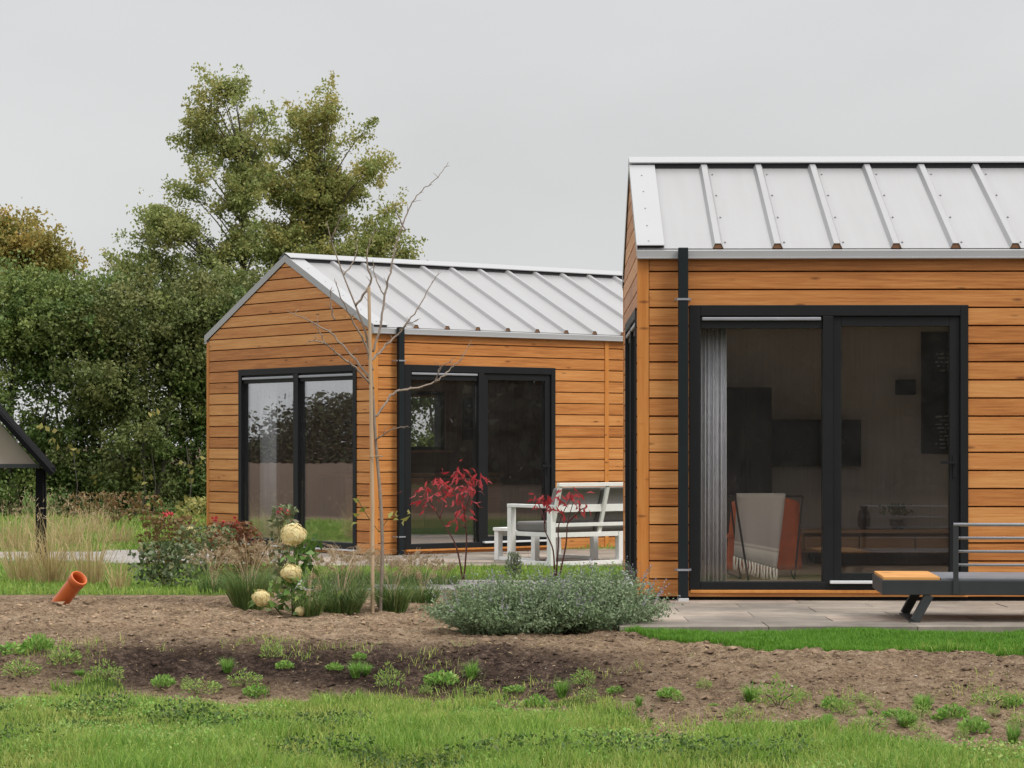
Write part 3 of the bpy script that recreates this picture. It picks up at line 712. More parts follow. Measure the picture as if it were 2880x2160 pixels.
    g(a, a+.075, -.09, .036, .054, 2.28); g(b_-.075, b_, -.09, .036, .054, 2.28)
    g(a+.075, b_-.075, -.09, .036, 2.20, 2.28); g(a+.075, b_-.075, -.09, .036, .054, .13); g(mid-.055, mid+.055, -.09, .034, .13, 2.20)
    gw = mb.build('gable_window', M['black'], c, bevel=.004)
    for u0, u1 in ((a+.0755, mid-.0555), (mid+.0555, b_-.0755)):
        mb = MB(); g(u0, u1, -.032, -.02, .1305, 2.098); mb.build('pane', M['glass_wavy'], gw)
        mb = MB(); g(u0, u1, -.03, .008, 2.0985, 2.1995); mb.build('vent_box', M['black'], gw, bevel=.003)
        mb = MB(); g(u0+.012, u1-.012, .0085, .032, 2.145, 2.175); mb.build('vent_grille', M['grille'], gw, bevel=.006)
    mb = MB(); g(a-.01, b_+.01, -.05, .065, .036, .0535); mb.build('sill', M['alu'], gw)
    if back_or_added_win:  # real in the rear cabin; in the nearer one added unseen for daylight
        a, b_, z0, z1 = back_or_added_win; mb = MB()
        for q in ((a,a+.05,z0,z1),(b_-.05,b_,z0,z1),(a+.05,b_-.05,z0,z0+.05),(a+.05,b_-.05,z1-.05,z1)): mb.box(q[0], q[1], W-.12, W+.03, q[2], q[3])
        bw = mb.build('back_or_added_window', M['black'], c)
        mb = MB(); mb.box(a+.0505, b_-.0505, W-.05, W-.038, z0+.0505, z1-.0505); mb.build('pane', M['glass'], bw)
        mb = MB(); mb.box(a-.04, b_+.04, W-.30, W-.1705, z0-.03, z0-.002); mb.build('sill', M['cab_wood'], bw)
    # rooms
    mb = MB(); mb.box(T, L-T, T, W-T, .02, .085, .5); mb.build('floor', M['floor'], c)
    mb = MB(); mb.box(T, L-T, T, W-T, 2.56, 2.62); mb.build('ceiling', M['plaster'], c)
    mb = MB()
    wall_with_hole(mb, back, T+.02, L-T-.02, .0855, 2.5595, back_or_added_win, -T-.02, -T-.0005)
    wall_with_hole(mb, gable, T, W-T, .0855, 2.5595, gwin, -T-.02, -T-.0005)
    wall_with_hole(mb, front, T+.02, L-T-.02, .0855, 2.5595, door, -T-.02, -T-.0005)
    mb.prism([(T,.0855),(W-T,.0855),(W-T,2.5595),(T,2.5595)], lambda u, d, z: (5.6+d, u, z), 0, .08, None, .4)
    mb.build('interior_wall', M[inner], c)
    return c

FX, FY, FZ, FR = 1.011, 19.5, .145, R(-.9)
cabinA = make_cabin('nearer orange timber cabin on the right, its glazed long side facing the bench', (FX, FY, FZ), FR, 7.2, 3.60, .375, 2.552, 'inner_wall', (3.15, 5.35, .14, 2.30))  # final tuple adds an unseen back window to let more daylight into this room
RX, RY, RZ, RR = -1.66, 29.65, .02, R(37.43)
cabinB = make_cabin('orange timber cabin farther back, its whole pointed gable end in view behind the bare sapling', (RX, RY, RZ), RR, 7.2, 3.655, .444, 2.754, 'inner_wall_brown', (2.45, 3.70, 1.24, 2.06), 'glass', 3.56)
def rear(x, y, z): 
    c_, s_ = math.cos(RR), math.sin(RR); return Vector((RX+x*c_-y*s_, RY+x*s_+y*c_, z))

# ------------------------------------------------------------------ inside the nearer cabin
FL = FZ + .085
before = set(col.objects)
def curtain(name, x0, x1, y, z0, z1, label, loc=(0,0,0), rz=0.0, folds=6, axis='x'):
    n = folds*10; pts = []
    for i in range(n+1):
        t = i/n; u = x0+(x1-x0)*t; d = .028*math.sin(t*folds*2*math.pi)+.012*math.sin(t*folds*3.3*math.pi+1)
        pts.append((u, d))
    V = []; Fc = []
    for (u, d) in pts:
        for z in (z0, z0+(z1-z0)*.5, z1):
            k = 1 if z < z1 else .75
            p = (u, y+d*k, z) if axis == 'x' else (y+d*k, u, z)
            V.append(p)
    for i in range(n):
        for j in range(2): Fc.append((i*3+j, (i+1)*3+j, (i+1)*3+j+1, i*3+j+1))
    me = bpy.data.meshes.new(name); me.from_pydata(V, [], Fc)
    o = link(name, me, M['curtain'], None, True); s_ = o.modifiers.new('thick', 'SOLIDIFY'); s_.thickness = .004
    o.location = loc; o.rotation_euler = (0, 0, rz)
    return tag(o, label, 'curtain')
curtain('curtain', 1.50, 1.70, FY+.27, FL+.01, FZ+2.5, 'grey white curtain hanging behind the left pane of the nearer cabin')
# television on the back wall
t = thing('television', 'black wall television behind the middle post of the nearer cabin', 'television', (2.75, FY+3.56, 1.35))
mb = MB(); mb.box(-.42,.42,-.03,.03,-.215,.215); tv = mb.build('casing', M['screen'], t, bevel=.006)
mb = MB(); mb.box(-.405,.405,-.034,-.0305,-.20,.20); mb.build('screen', M['screen'], t)
mb = MB(); mb.box(-.1,.1,.0305,.065,-.1,.1); mb.build('wall_bracket', M['black'], t)
mb = MB(); mb.tube([(.1,0,-.21),(.13,.02,-.45),(.24,.02,-.72)], .006); mb.build('cable', M['screen'], t)
# low cabinet
t = thing('cabinet', 'low wooden television cabinet behind the right door pane of the nearer cabin', 'cabinet', (3.36, FY+3.36, FL))
mb = MB(); mb.box(-.78,.78,-.2,.2,.30,.33); mb.box(-.78,.78,-.2,.2,.12,.145); mb.box(-.78,-.755,-.2,.2,.145,.30); mb.box(.755,.78,-.2,.2,.145,.30); mb.box(-.755,.755,.18,.2,.145,.30); mb.build('carcass', M['cab_wood'], t, bevel=.003)
for a in (-.75,-.245,.26): 
    mb = MB(); mb.box(a,a+.49,-.212,-.19,.150,.268); mb.build('drawer_front', M['cab_wood'], t, bevel=.003)
for a in (-.7,.66):
    for b_ in (-.16,.12): 
        mb = MB(); mb.box(a,a+.04,b_,b_+.04,0,.1195); mb.build('leg', M['black'], t)
v = thing('vase', 'brown rounded vase standing on the television cabinet', 'vase', (3.36-.19, FY+3.33, FL+.33))
mb = MB(); mb.lathe([(.035,0),(.055,.03),(.06,.10),(.05,.16),(.03,.19),(.034,.21),(.03,.21)], 20); mb.build('body', M['vase'], v, True)
mb = MB(); mb.lathe([(.031,.192),(.037,.20),(.037,.213),(.028,.214)], 16); mb.build('rim', M['vase'], v, True)
v = thing('plant_pot', 'small dark pot with an indoor plant standing on the television cabinet', 'houseplant', (3.36+.12, FY+3.33, FL+.33))
mb = MB(); mb.lathe([(.05,0),(.07,.02),(.075,.09),(.07,.09)], 18); mb.build('pot', M['screen'], v, True)
Pn = np.array([(random.gauss(0,.07), random.gauss(0,.05), .13+random.random()*.1) for _ in range(90)])
leaf_obj('foliage', Pn, .05, G['hedge'], v)
# blackboard with chalk lines
t = thing('blackboard', 'tall blackboard with rows of faint chalk writing on the back wall of the nearer cabin', 'blackboard', (4.08, FY+3.60, 1.815))
mb = MB(); mb.box(-.33,.33,-.012,.012,-.55,.55); mb.build('panel', M['board'], t)
mb = MB()
for q in ((-.345,-.33,-.565,.565),(.33,.345,-.565,.565)): mb.box(q[0],q[1],-.018,.012,q[2],q[3])
mb.box(-.33,.33,-.018,.012,.55,.565); mb.box(-.33,.33,-.018,.012,-.565,-.55); mb.build('board_frame', M['dark_wood'], t)
mb = MB(); rr = random.Random(4)
for (za, zb_, dz) in ((.36,.17,.038), (-.22,-.52,.036)):
    z = za
    while z > zb_:
        x = -.22+rr.random()*.05
        while x < .24:
            w = .015+rr.random()*.05; mb.box(x, x+w, -.0145, -.0122, z-.003-.006*rr.random(), z+.003+.006*rr.random()); x += w+.012+rr.random()*.02
        z -= dz
mb.build('chalk_writing', M['chalk'], t)
t = thing('wall_lamp', 'small dark square wall lamp left of the blackboard', 'lamp', (3.585, FY+3.60, 1.865))
mb = MB(); mb.box(-.09,.09,-.07,.03,-.07,.07); mb.build('lamp_shade', M['screen'], t, bevel=.01)
mb = MB(); mb.box(-.03,.03,.0305,.04,-.03,.03); mb.build('mount', M['black'], t)
# dark block with doors, added for a dark area behind the pane
t = thing('added_dark_block', 'tall dark block with doors, added for a dark area behind the curtain of the nearer cabin', 'added_dark_block', (2.05, FY+3.15, FL))
mb = MB(); mb.box(-.24,.24,-.25,.4,.02,1.62); mb.build('body', M['dark_wood'], t, bevel=.004)
for a in (-.236,.003): 
    mb = MB(); mb.box(a,a+.233,-.272,-.2505,.06,1.60); d = mb.build('door', M['dark_wood'], t, bevel=.003)
    mb = MB(); hx = a+.2 if a < 0 else a+.03; mb.box(hx,hx+.012,-.29,-.2725,.8,.95); mb.build('handle', M['black'], d)
mb = MB(); mb.box(-.23,.23,-.24,.38,0,.0195); mb.build('plinth', M['screen'], t)
# leather lounge chair and the throw on it
t = thing('lounge_chair', 'cognac leather chair on thin black rods inside the nearer cabin', 'chair', (2.08, FY+1.15, FL))
n, m2 = 13, 11; V = []; Fc = []
for i in range(n):
    v_ = i/(n-1); 
    for j in range(m2):
        u = j/(m2-1)*2-1; w = .32-.04*v_
        z = .06+.62*v_ - .05*abs(u)**2*v_; y = -.16+.12*u*u + .18*(1-v_)
        V.append((u*w, y, z))
for i in range(n-1):
    for j in range(m2-1): Fc.append((i*m2+j, i*m2+j+1, (i+1)*m2+j+1, (i+1)*m2+j))
k0 = len(V)
for i in range(6):
    for j in range(m2):
        u = j/(m2-1)*2-1; V.append((u*.30, .02+.12*i, .33+.02*abs(u)-.02*math.sin(i/5*3.1)))
for i in range(5):
    for j in range(m2-1): Fc.append((k0+i*m2+j, k0+i*m2+j+1, k0+(i+1)*m2+j+1, k0+(i+1)*m2+j))
me = bpy.data.meshes.new('sling'); me.from_pydata(V, [], Fc); o = link('sling', me, M['leather'], t, True); sd = o.modifiers.new('thick', 'SOLIDIFY'); sd.thickness = .014
mb = MB()
for sx in (-1, 1):
    mb.tube([(sx*.30,-.10,.68),(sx*.22,-.24,0)], .008); mb.tube([(sx*.30,.58,.36),(sx*.27,.60,0)], .008); mb.tube([(sx*.22,-.24,.008),(sx*.27,.60,.008)], .008)
mb.tube([(-.30,-.10,.68),(-.275,-.36,.68),(-.17,-.40,0)], .009); mb.tube([(-.30,-.10,.68),(.30,-.10,.68)], .008); mb.build('rod_frame', M['black'], t)
th = thing('throw_blanket', 'beige woven throw with a cream fringe draped over the leather chair', 'throw blanket', (2.02, FY+.86, FL))
V = []; Fc = []; n, m2 = 18, 14
for i in range(n):
    v_ = i/(n-1)
    for j in range(m2):
        u = j/(m2-1)*2-1; z = .13+.565*v_; w = .175+.025*v_
        V.append((u*w+.02*v_-.01 - .035*(1-v_), .04*v_+.018*math.sin(u*5+v_*2)*(1-v_*.6) + .02*u*u, z - .05*u*(1-v_)))
for i in range(n-1):
    for j in range(m2-1): Fc.append((i*m2+j, i*m2+j+1, (i+1)*m2+j+1, (i+1)*m2+j))
k0 = len(V)
for i in range(4):
    for j in range(m2):
        u = j/(m2-1)*2-1; V.append((u*.2+.01, .04+.05*(i+1), .697+.008*(1 if i < 2 else 0)-.05*max(0, i-1)))
top = (n-1)*m2
for j in range(m2-1): Fc.append((top+j, top+j+1, k0+j+1, k0+j))
for i in range(3):
    for j in range(m2-1): Fc.append((k0+i*m2+j, k0+i*m2+j+1, k0+(i+1)*m2+j+1, k0+(i+1)*m2+j))
me = bpy.data.meshes.new('woven_cloth'); me.from_pydata(V, [], Fc); o = link('woven_cloth', me, M['throw'], th, True); sd = o.modifiers.new('thick', 'SOLIDIFY'); sd.thickness = .008
mb = MB()
for j in range(15):
    u = j/14*2-1; x = u*.172-.045; zt = .128-.05*u
    mb.tube([(x,-.008,zt+.012),(x+random.gauss(0,.004),-.012,zt-.04),(x+random.gauss(0,.008),-.010,zt-.085-random.random()*.02)], [.009,.008,.011], 6)
mb.build('fringe', M['fringe'], th, True)

for o in list(col.objects):          # the nearer cabin stands a little askew: turn its room with it
    if o in before or o.parent: continue
    d_ = Matrix.Rotation(FR, 3, 'Z') @ (o.location-Vector((FX, FY, 0))); o.location = d_+Vector((FX, FY, 0)); o.rotation_euler.z += FR
# inside the rear cabin
o = curtain('curtain', .32, .60, .30, .10, 2.3, 'pale curtain behind the near leaf of the rear cabin gable window', (RX, RY, RZ), RR, 4, 'y')
o = curtain('curtain', 2.66, 3.0, .30, .10, 2.3, 'pale curtain at the far left edge of the rear cabin gable window', (RX, RY, RZ), RR, 4, 'y')
t = thing('kitchen_counter', 'kitchen counter below the back window of the rear cabin', 'counter', tuple(rear(2.7, 3.3, RZ+.085)), RR)
mb = MB(); mb.box(-1.1,1.5,-.28,.3,.08,.80); mb.build('carcass', M['inner_wall_brown'], t)
mb = MB(); mb.box(-1.12,1.52,-.31,.3,.801,.84); mb.build('worktop', M['cab_wood'], t, bevel=.003)
for k in range(4):
    mb = MB(); mb.box(-1.09+.645*k,-1.09+.645*k+.635,-.3,-.2805,.10,.78); d = mb.build('cupboard_door', M['cab_wood'], t, bevel=.003)
    mb = MB(); mb.box(-1.09+.645*k+.26,-1.09+.645*k+.38,-.318,-.3005,.72,.735); mb.build('handle', M['black'], d)
t = thing('wall_picture', 'dark framed picture beside the back window of the rear cabin', 'picture', tuple(rear(4.12, 3.60, 1.70)), RR)
mb = MB(); mb.box(-.14,.14,-.012,.02,-.30,.30); mb.build('picture_frame', M['dark_wood'], t, bevel=.003)
mb = MB(); mb.box(-.115,.115,-.0135,-.0125,-.275,.275); mb.build('picture_print', M['board'], t)

# ------------------------------------------------------------------ garden furniture
# daybed bench on the front patio
BZ = .115
t = thing('platform_bench', 'black steel platform bench with a grey rail and wooden end board on the near patio', 'bench', (2.535, 17.05, BZ), R(-3.8))
mb = MB(); mb.box(0,3.2,0,.05,.190,.290); mb.box(0,3.2,.80,.85,.190,.290); mb.box(0,.05,.0502,.7998,.190,.289); mb.box(3.15,3.2,.0502,.7998,.190,.289); mb.box(1.55,1.6,.0502,.7998,.190,.284); mb.build('frame', M['steel_dark'], t, bevel=.004)
mb = MB()
for k in range(6): mb.box(.012,.395,.016+.1365*k,.016+.1365*k+.130,.2905,.312)
mb.build('wood_board', M['bench_wood'], t, bevel=.003)
mb = MB()
for k in range(6): mb.box(.402,3.19,.016+.1365*k,.016+.1365*k+.131,.2905,.306)
mb.build('seat_top', M['bench_top'], t, bevel=.003)
for x in (.28, 2.75):
    for y in (.005, .775):
        mb = MB(); mb.beam((x+.045,y+.035,.19),(x-.055,y+.035,.008), .07, .06, (1,0,0)); mb.build('leg', M['steel_dark'], t, bevel=.003)
    mb = MB(); mb.box(x-.088,x-.022,.006,.84,0,.012); mb.build('foot_bar', M['steel_dark'], t)
for x in (.50, 1.85, 3.1):
    mb = MB(); mb.box(x-.018,x+.018,-.0125,-.0005,.195,.665); mb.build('rail_post', M['steel_dark'], t, bevel=.002)
for z in (.672, .580, .488, .396):
    mb = MB(); x0 = .485 if z > .66 else .512
    mb.tube([(x0,.0125 if z < .66 else -.006,z),(3.16,.0125 if z < .66 else -.006,z)], .0125 if z > .66 else .0095, 10); mb.build('rail', M['steel_light'], t, True)

# white lounge sofa seen from behind, and its table
t = thing('garden_sofa', 'white timber garden sofa with grey cushions, its back to the camera before the rear cabin', 'sofa', (.42, 27.0, .015), RR)
SW, SD = 2.0, .78
W_ = M['white_wood']
for x in (.035, 1.0, SW-.035):
    mb = MB(); mb.box(x-.035,x+.035,0,.07,.0,.665 if x != 1.0 else .36); mb.build('leg', W_, t, bevel=.004)
for x in (.035, SW-.035):
    mb = MB(); mb.box(x-.035,x+.035,SD-.07,SD,.0,.628); mb.build('leg', W_, t, bevel=.004)
    mb = MB(); mb.box(x-.04,x+.04,.0705,SD,.6285,.665); mb.build('armrest', W_, t, bevel=.004)
    mb = MB(); mb.box(x-.03,x+.03,.0705,SD-.0705,.0,.045); mb.build('runner', W_, t, bevel=.003)
mb = MB(); mb.box(.0705,SW-.0705,.01,.06,.31,.36); mb.box(.0705,SW-.0705,SD-.06,SD-.01,.31,.36); mb.box(.0705,SW-.0705,.0,.05,.0,.045)
mb.box(.0705,.13,.0605,SD-.0605,.312,.358); mb.box(SW-.13,SW-.0705,.0605,SD-.0605,.312,.358); mb.build('seat_frame', W_, t, bevel=.003)
mb = MB(); mb.box(.0705,SW-.0705,-.022,.028,.585,.665); mb.build('back_rail', W_, t, bevel=.003)
mb = MB(); mb.box(.0705,SW-.0705,.0,.045,.425,.465); mb.build('back_rail', W_, t, bevel=.003)
mb = MB(); mb.box(.02,SW-.02,-.125,-.08,.865,.905); mb.build('back_rail', W_, t, bevel=.003)
for x in (.05, .72, 1.35, SW-.05):
    mb = MB(); mb.beam((x,.052,.36),(x,-.10,.864), .045, .03, (0,1,0)); mb.build('back_slat', W_, t, bevel=.002)
for k in range(3):
    mb = MB(); mb.box(.09+.61*k,.09+.61*k+.60,.10,SD-.02,.362,.47); mb.build('seat_cushion', M['cushion'], t, bevel=.03)
    mb = MB(); x0 = .09+.61*k
    V = [(x0,.085,.475),(x0+.6,.085,.475),(x0+.6,.22,.475),(x0,.22,.475),(x0,-.05,.855),(x0+.6,-.05,.855),(x0+.6,.08,.855),(x0,.08,.855)]
    mb.add(V, [(0,3,2,1),(4,5,6,7),(0,1,5,4),(1,2,6,5),(2,3,7,6),(3,0,4,7)]); mb.build('back_cushion', M['cushion'], t, bevel=.03)
t = thing('garden_table', 'low white timber table on frame legs between the sofa and the rear cabin', 'table', (-.22, 28.55, .015), R(-50))
TW, TD = .72, 1.0
mb = MB()
for k in range(5): mb.box(0+.145*k,.14+.145*k,0,TD,.335,.372)
mb.box(.02,.06,.06,TD-.06,.285,.3345); mb.box(TW-.06,TW-.02,.06,TD-.06,.285,.3345); mb.build('tabletop', W_, t, bevel=.003)
for y in (.02, TD-.09):
    for x in (.0, TW-.07):
        mb = MB(); mb.box(x,x+.07,y,y+.07,.0,.334); mb.build('leg', W_, t, bevel=.004)
    mb = MB(); mb.box(.0705,TW-.0705,y+.01,y+.06,.0,.04); mb.build('runner', W_, t, bevel=.003)

# orange drain pipe sticking out of the soil
p0 = Vector((-3.63, 19.3, tz(-3.63,19.3)-.15)); ax = Vector((.235,-.20,.27)).normalized()
t = thing('drain_pipe', 'orange plastic pipe slanting up out of the bare soil on the left', 'pipe', tuple(p0))
mb = MB(); nseg = 28; vs = []; fs = []
q = ax.orthogonal().normalized(); w2 = ax.cross(q)
for rr_, ln in ((.062,0),(.062,.50),(.0625,.505),(.069,.507),(.069,.56),(.066,.566),(.058,.566),(.0565,.52),(.0565,.1)):
    for k in range(nseg):
        a_ = 2*math.pi*k/nseg; vs.append(ax*ln+(q*math.cos(a_)+w2*math.sin(a_))*rr_)
for i in range(8):
    for k in range(nseg): fs.append((i*nseg+k, i*nseg+(k+1)%nseg, (i+1)*nseg+(k+1)%nseg, (i+1)*nseg+k))
mb.add(vs, fs, .5); mb.build('tube', M['terracotta'], t, True)

# black timber shelter at the left edge
t = thing('garden_shelter', 'low black gabled shelter with a beige gable panel at the left edge', 'shelter', (-6.46, 27.9, .0))
mb = MB(); hw = 1.30; ez = 1.03; rz2 = 2.50; D = .25
for s_ in (-1, 1):
    vs = [(s_*hw,-.1,ez),(0,-.1,rz2),(0,D,rz2),(s_*hw,D,ez)]; vs += [(v[0],v[1],v[2]+.05) for v in vs]
    mb.add(vs, [(0,1,2,3) if s_ < 0 else (3,2,1,0),(7,6,5,4) if s_ < 0 else (4,5,6,7),(0,4,5,1),(1,5,6,2),(2,6,7,3),(3,7,4,0)])
mb.build('roof', M['shelter_black'], t, bevel=.004)
for s_ in (-1, 1):
    mb = MB(); mb.beam((s_*(hw+.03),-.13,ez-.02),(s_*.01,-.13,rz2-.02), .05, .13, (0,1,0)); mb.build('barge_board', M['shelter_black'], t)
mb = MB(); mb.prism([(-hw+.17,ez+.09),(hw-.17,ez+.09),(0,ez+.09+(hw-.17)*1.13)], lambda u, d, z: (u, d, z), -.02, .02); mb.build('gable_panel', M['shelter_panel'], t)
mb = MB(); mb.box(-hw+.12,hw-.12,-.09,-.03,ez+.045,ez+.09); mb.build('tie_beam', M['steel_dark'], t)
for x, y in ((hw-.13,-.06),(-.74,-.06),(hw-.13,D-.16),(-.74,D-.16)):
    mb = MB(); mb.box(x-.04,x+.04,y,y+.08,-.05,ez+.04); mb.build('post', M['shelter_black'], t, bevel=.004)

# ------------------------------------------------------------------ bare sapling and its stake
SX, SY = -1.034, 19.1; SZ = tz(SX, SY)
t = thing('wooden_stake', 'tall thin wooden stake holding the bare sapling', 'stake', (SX-.035, SY-.03, SZ))
mb = MB(); mb.tube([(0,0,-.05),(0,.004,.8),(-.012,.0,1.7),(-.028,0,2.50)], [.0155,.0148,.0138,.012], 8); mb.build('pole', M['stake'], t)
mb = MB(); mb.tube([(-.022,-.022,1.2),(.07,-.03,1.205),(.08,.02,1.2),(-.022,.02,1.2),(-.022,-.022,1.2)], .004, 5); mb.build('tie', M['stake'], t)
t = thing('bare_sapling', 'thin leafless sapling with spreading twigs tied to a stake', 'tree', (SX+.02, SY, SZ))
def sp(px, py, dy=0.0):
    v_ = at(px, py, SY+dy); return Vector((v_.x-SX-.02, v_.y-SY, v_.z-SZ))
D_ = 1.302
def curve(pts, n=6):
    """Catmull-Rom through points"""
    out = []; P_ = [pts[0]]+list(pts)+[pts[-1]]
    for i in range(1, len(P_)-2):
        for k in range(n):
            t_ = k/n; a_, b_, c_, d_ = P_[i-1], P_[i], P_[i+1], P_[i+2]
            out.append(.5*((2*b_)+(c_-a_)*t_+(2*a_-5*b_+4*c_-d_)*t_*t_+(3*b_-a_-3*c_+d_)*t_**3))
    out.append(P_[-2]); return out
mb = MB()
tr = curve([Vector((0,0,-.05)), sp(826*D_,1200*D_), sp(822*D_,1080*D_), sp(812*D_,960*D_), sp(806*D_,860*D_), sp(800*D_,780*D_), sp(790*D_,720*D_), sp(768*D_,660*D_,.02), sp(742*D_,595*D_,.03), sp(716*D_,520*D_,.05), sp(706*D_,478*D_,.06)])
mb.tube(tr, [.0135*(1-i/(len(tr)-1))**.8+.0022 for i in range(len(tr))], 7); mb.build('trunk', M['sap_bark'], t, True)
BR = [
 [(805,800,0),(790,745,-.05),(760,690,-.12),(735,640,-.2),(722,600,-.25)],
 [(806,760,0),(822,700,.05),(830,640,.1),(842,590,.12),(858,520,.16),(880,460,.2),(905,418,.22),(945,382,.25),(970,350,.27)],
 [(808,840,0),(775,800,-.1),(735,770,-.2),(708,745,-.28),(690,715,-.3),(685,690,-.3)],
 [(812,900,0),(850,850,.1),(885,840,.2),(940,825,.3),(975,795,.36),(1000,770,.4),(1018,735,.45)],
 [(812,950,0),(845,928,-.12),(882,922,-.2)],
 [(800,780,0),(830,750,.12),(865,715,.2),(900,670,.24),(930,615,.3),(950,585,.32)],
 [(803,820,0),(762,770,.1),(715,720,.2),(660,690,.25),(620,672,.3)],
 [(768,660,.02),(800,610,.02),(792,560,.0),(800,520,0),(812,490,0)],
 [(742,595,.03),(765,560,.1),(772,520,.14)],
 [(830,640,.1),(812,600,.12),(806,560,.14)],
 [(875,500,.18),(862,470,.14),(850,445,.1)],
 [(940,825,.3),(950,795,.26),(985,770,.22)],
 [(708,745,-.28),(680,735,-.33),(660,742,-.36)],
 [(716,520,.05),(728,490,.0),(735,470,-.02)],
 [(865,715,.2),(880,700,.1),(905,690,.05)],
 [(722,690,-.2),(714,650,-.22),(716,620,-.24)]]
mb = MB()
for b_ in BR:
    pts = curve([sp(x*D_, y*D_, d) for x, y, d in b_]); L_ = len(pts)
    pts = [p+Vector((random.gauss(0,.004), random.gauss(0,.006), random.gauss(0,.004))) for p in pts]
    r0 = .0085 if len(b_) > 4 else .005
    mb.tube(pts, [r0*(1-i/(L_-1))**.8+.0016 for i in range(L_)], 6)
    for i in range(3, L_-1, 3):
        d = (pts[i+1]-pts[i]).normalized(); sd_ = Vector((random.gauss(0,1), random.gauss(0,1), random.gauss(.4,.6))).normalized()
        e = pts[i]+(d*.6+sd_).normalized()*random.uniform(.02,.09); mb.tube([pts[i], (pts[i]+e)/2+Vector((0,0,.004)), e], [.0024,.002,.0013], 5)
mb.build('branches', M['sap_bark'], t, True)
C = []
for x, y in ((775,1080),(770,1075),(782,1100),(768,1110),(765,1135),(855,1110),(868,1118),(880,1108),(850,1126),(872,1130),(842,1112)):
    v_ = sp(x*D_, y*D_, random.gauss(0,.05)); C.append((v_.x+random.gauss(0,.012), v_.y, v_.z))
leaf_obj('leaves', np.array(C), .085, G['yellow_leaf'], t, .45, curl=.25)
mb = MB()
for x, y in ((772,1078),(862,1114)):
    mb.tube(curve([sp(820*D_, 1150*D_), sp((x+820)/2*D_, 1118*D_), sp(x*D_, y*D_)]), .003, 5)
mb.build('side_shoot', M['green_stem'], t)

# ------------------------------------------------------------------ red-leaved saplings
def red_sapling(label, base, clusters, stems):
    z0 = tz(base[0], base[1]); t = thing('red_shrub', label, 'shrub', (base[0], base[1], z0), group='red-leaved shrubs near the rear cabin')
    mb = MB()
    for s_ in stems:
        pts = curve([Vector((p[0], p[1], p[2])) for p in s_]); mb.tube(pts, [.007*(1-i/(len(pts)-1))+.003 for i in range(len(pts))], 6)
    mb.build('stem', M['red_stem'], t, True)
    C = []; Dr = []; H = []
    for (x, y, z, r_, n) in clusters:
        for k in range(int(n*.62)+2):
            o_ = np.array([random.gauss(0,r_), random.gauss(0,r_*.8), random.gauss(0,r_*.75)])
            d_ = np.array([o_[0]*3, o_[1]*3, -r_*2.2-random.random()*.1]); d_ /= np.linalg.norm(d_)+1e-6
            C.append((x+o_[0], y+o_[1], z+o_[2])); Dr.append(d_); H.append(min(1, max(0, random.gauss(.2,.25))))
    leaf_obj('foliage', np.array(C), .07+.04*rng.random(len(C)), G['red_leaf'], t, .28, hue=np.array(H), dirs=np.array(Dr)*1.2, curl=.2)
    return t
def rp_(px, py, Y, base, dy=0):
    v_ = at(px, py, Y); return (v_.x-base[0], dy, v_.z-tz(*base))
b0 = (-.47, 24.0); r1 = lambda x, y, dy=0: rp_(x*D_, y*D_, 24.0, b0, dy)
cl = [(*r1(x,y,d), r_, n) for x, y, d, r_, n in ((992,1032,0,.07,40),(950,1045,.1,.05,18),(925,1075,-.1,.085,46),(960,1062,.05,.06,18),(1000,1075,-.05,.095,58),(1030,1042,.1,.055,24),(985,1120,.1,.06,20),(1005,1118,0,.04,10),(1015,1055,0,.07,22),(918,1060,0,.05,12))]
st = [[(0,0,-.02), r1(985,1180), r1(950,1120,.02), r1(925,1075,-.05)], [(0,0,-.02), r1(1008,1170), r1(1002,1100), r1(995,1030)], [r1(1002,1110), r1(1015,1070,.05), r1(1032,1040,.1)], [r1(1004,1140), r1(988,1125,.05), r1(980,1110,.1)], [r1(950,1120,.02), r1(958,1080,.06), r1(950,1042,.1)]]
red_sapling('crimson leaved shrub with full drooping tufts before the dark glass door of the rear cabin', b0, cl, st)
b1 = (.41, 24.1); r2 = lambda x, y, dy=0: rp_(x*D_, y*D_, 24.1, b1, dy)
cl = [(*r2(x,y,d), r_, n) for x, y, d, r_, n in ((1160,1085,.05,.045,16),(1182,1090,-.05,.06,26),(1190,1108,0,.035,9),(1235,1072,0,.075,36),(1212,1076,.1,.05,14),(1245,1095,.0,.04,12),(1265,1100,0,.04,6),(1210,1115,0,.04,8))]
st = [[(0,0,-.02), r2(1195,1190), r2(1176,1140), r2(1180,1092)], [(.01,0,-.02), r2(1206,1180), r2(1208,1130), r2(1235,1070)], [(.03,0,-.02), r2(1222,1180), r2(1226,1130), r2(1240,1080)], [r2(1178,1130), r2(1168,1100,.03), r2(1160,1082,.05)], [r2(1226,1130), r2(1250,1105), r2(1266,1095)]]
red_sapling('sparser crimson leaved shrub on three thin stems in front of the white sofa', b1, cl, st)

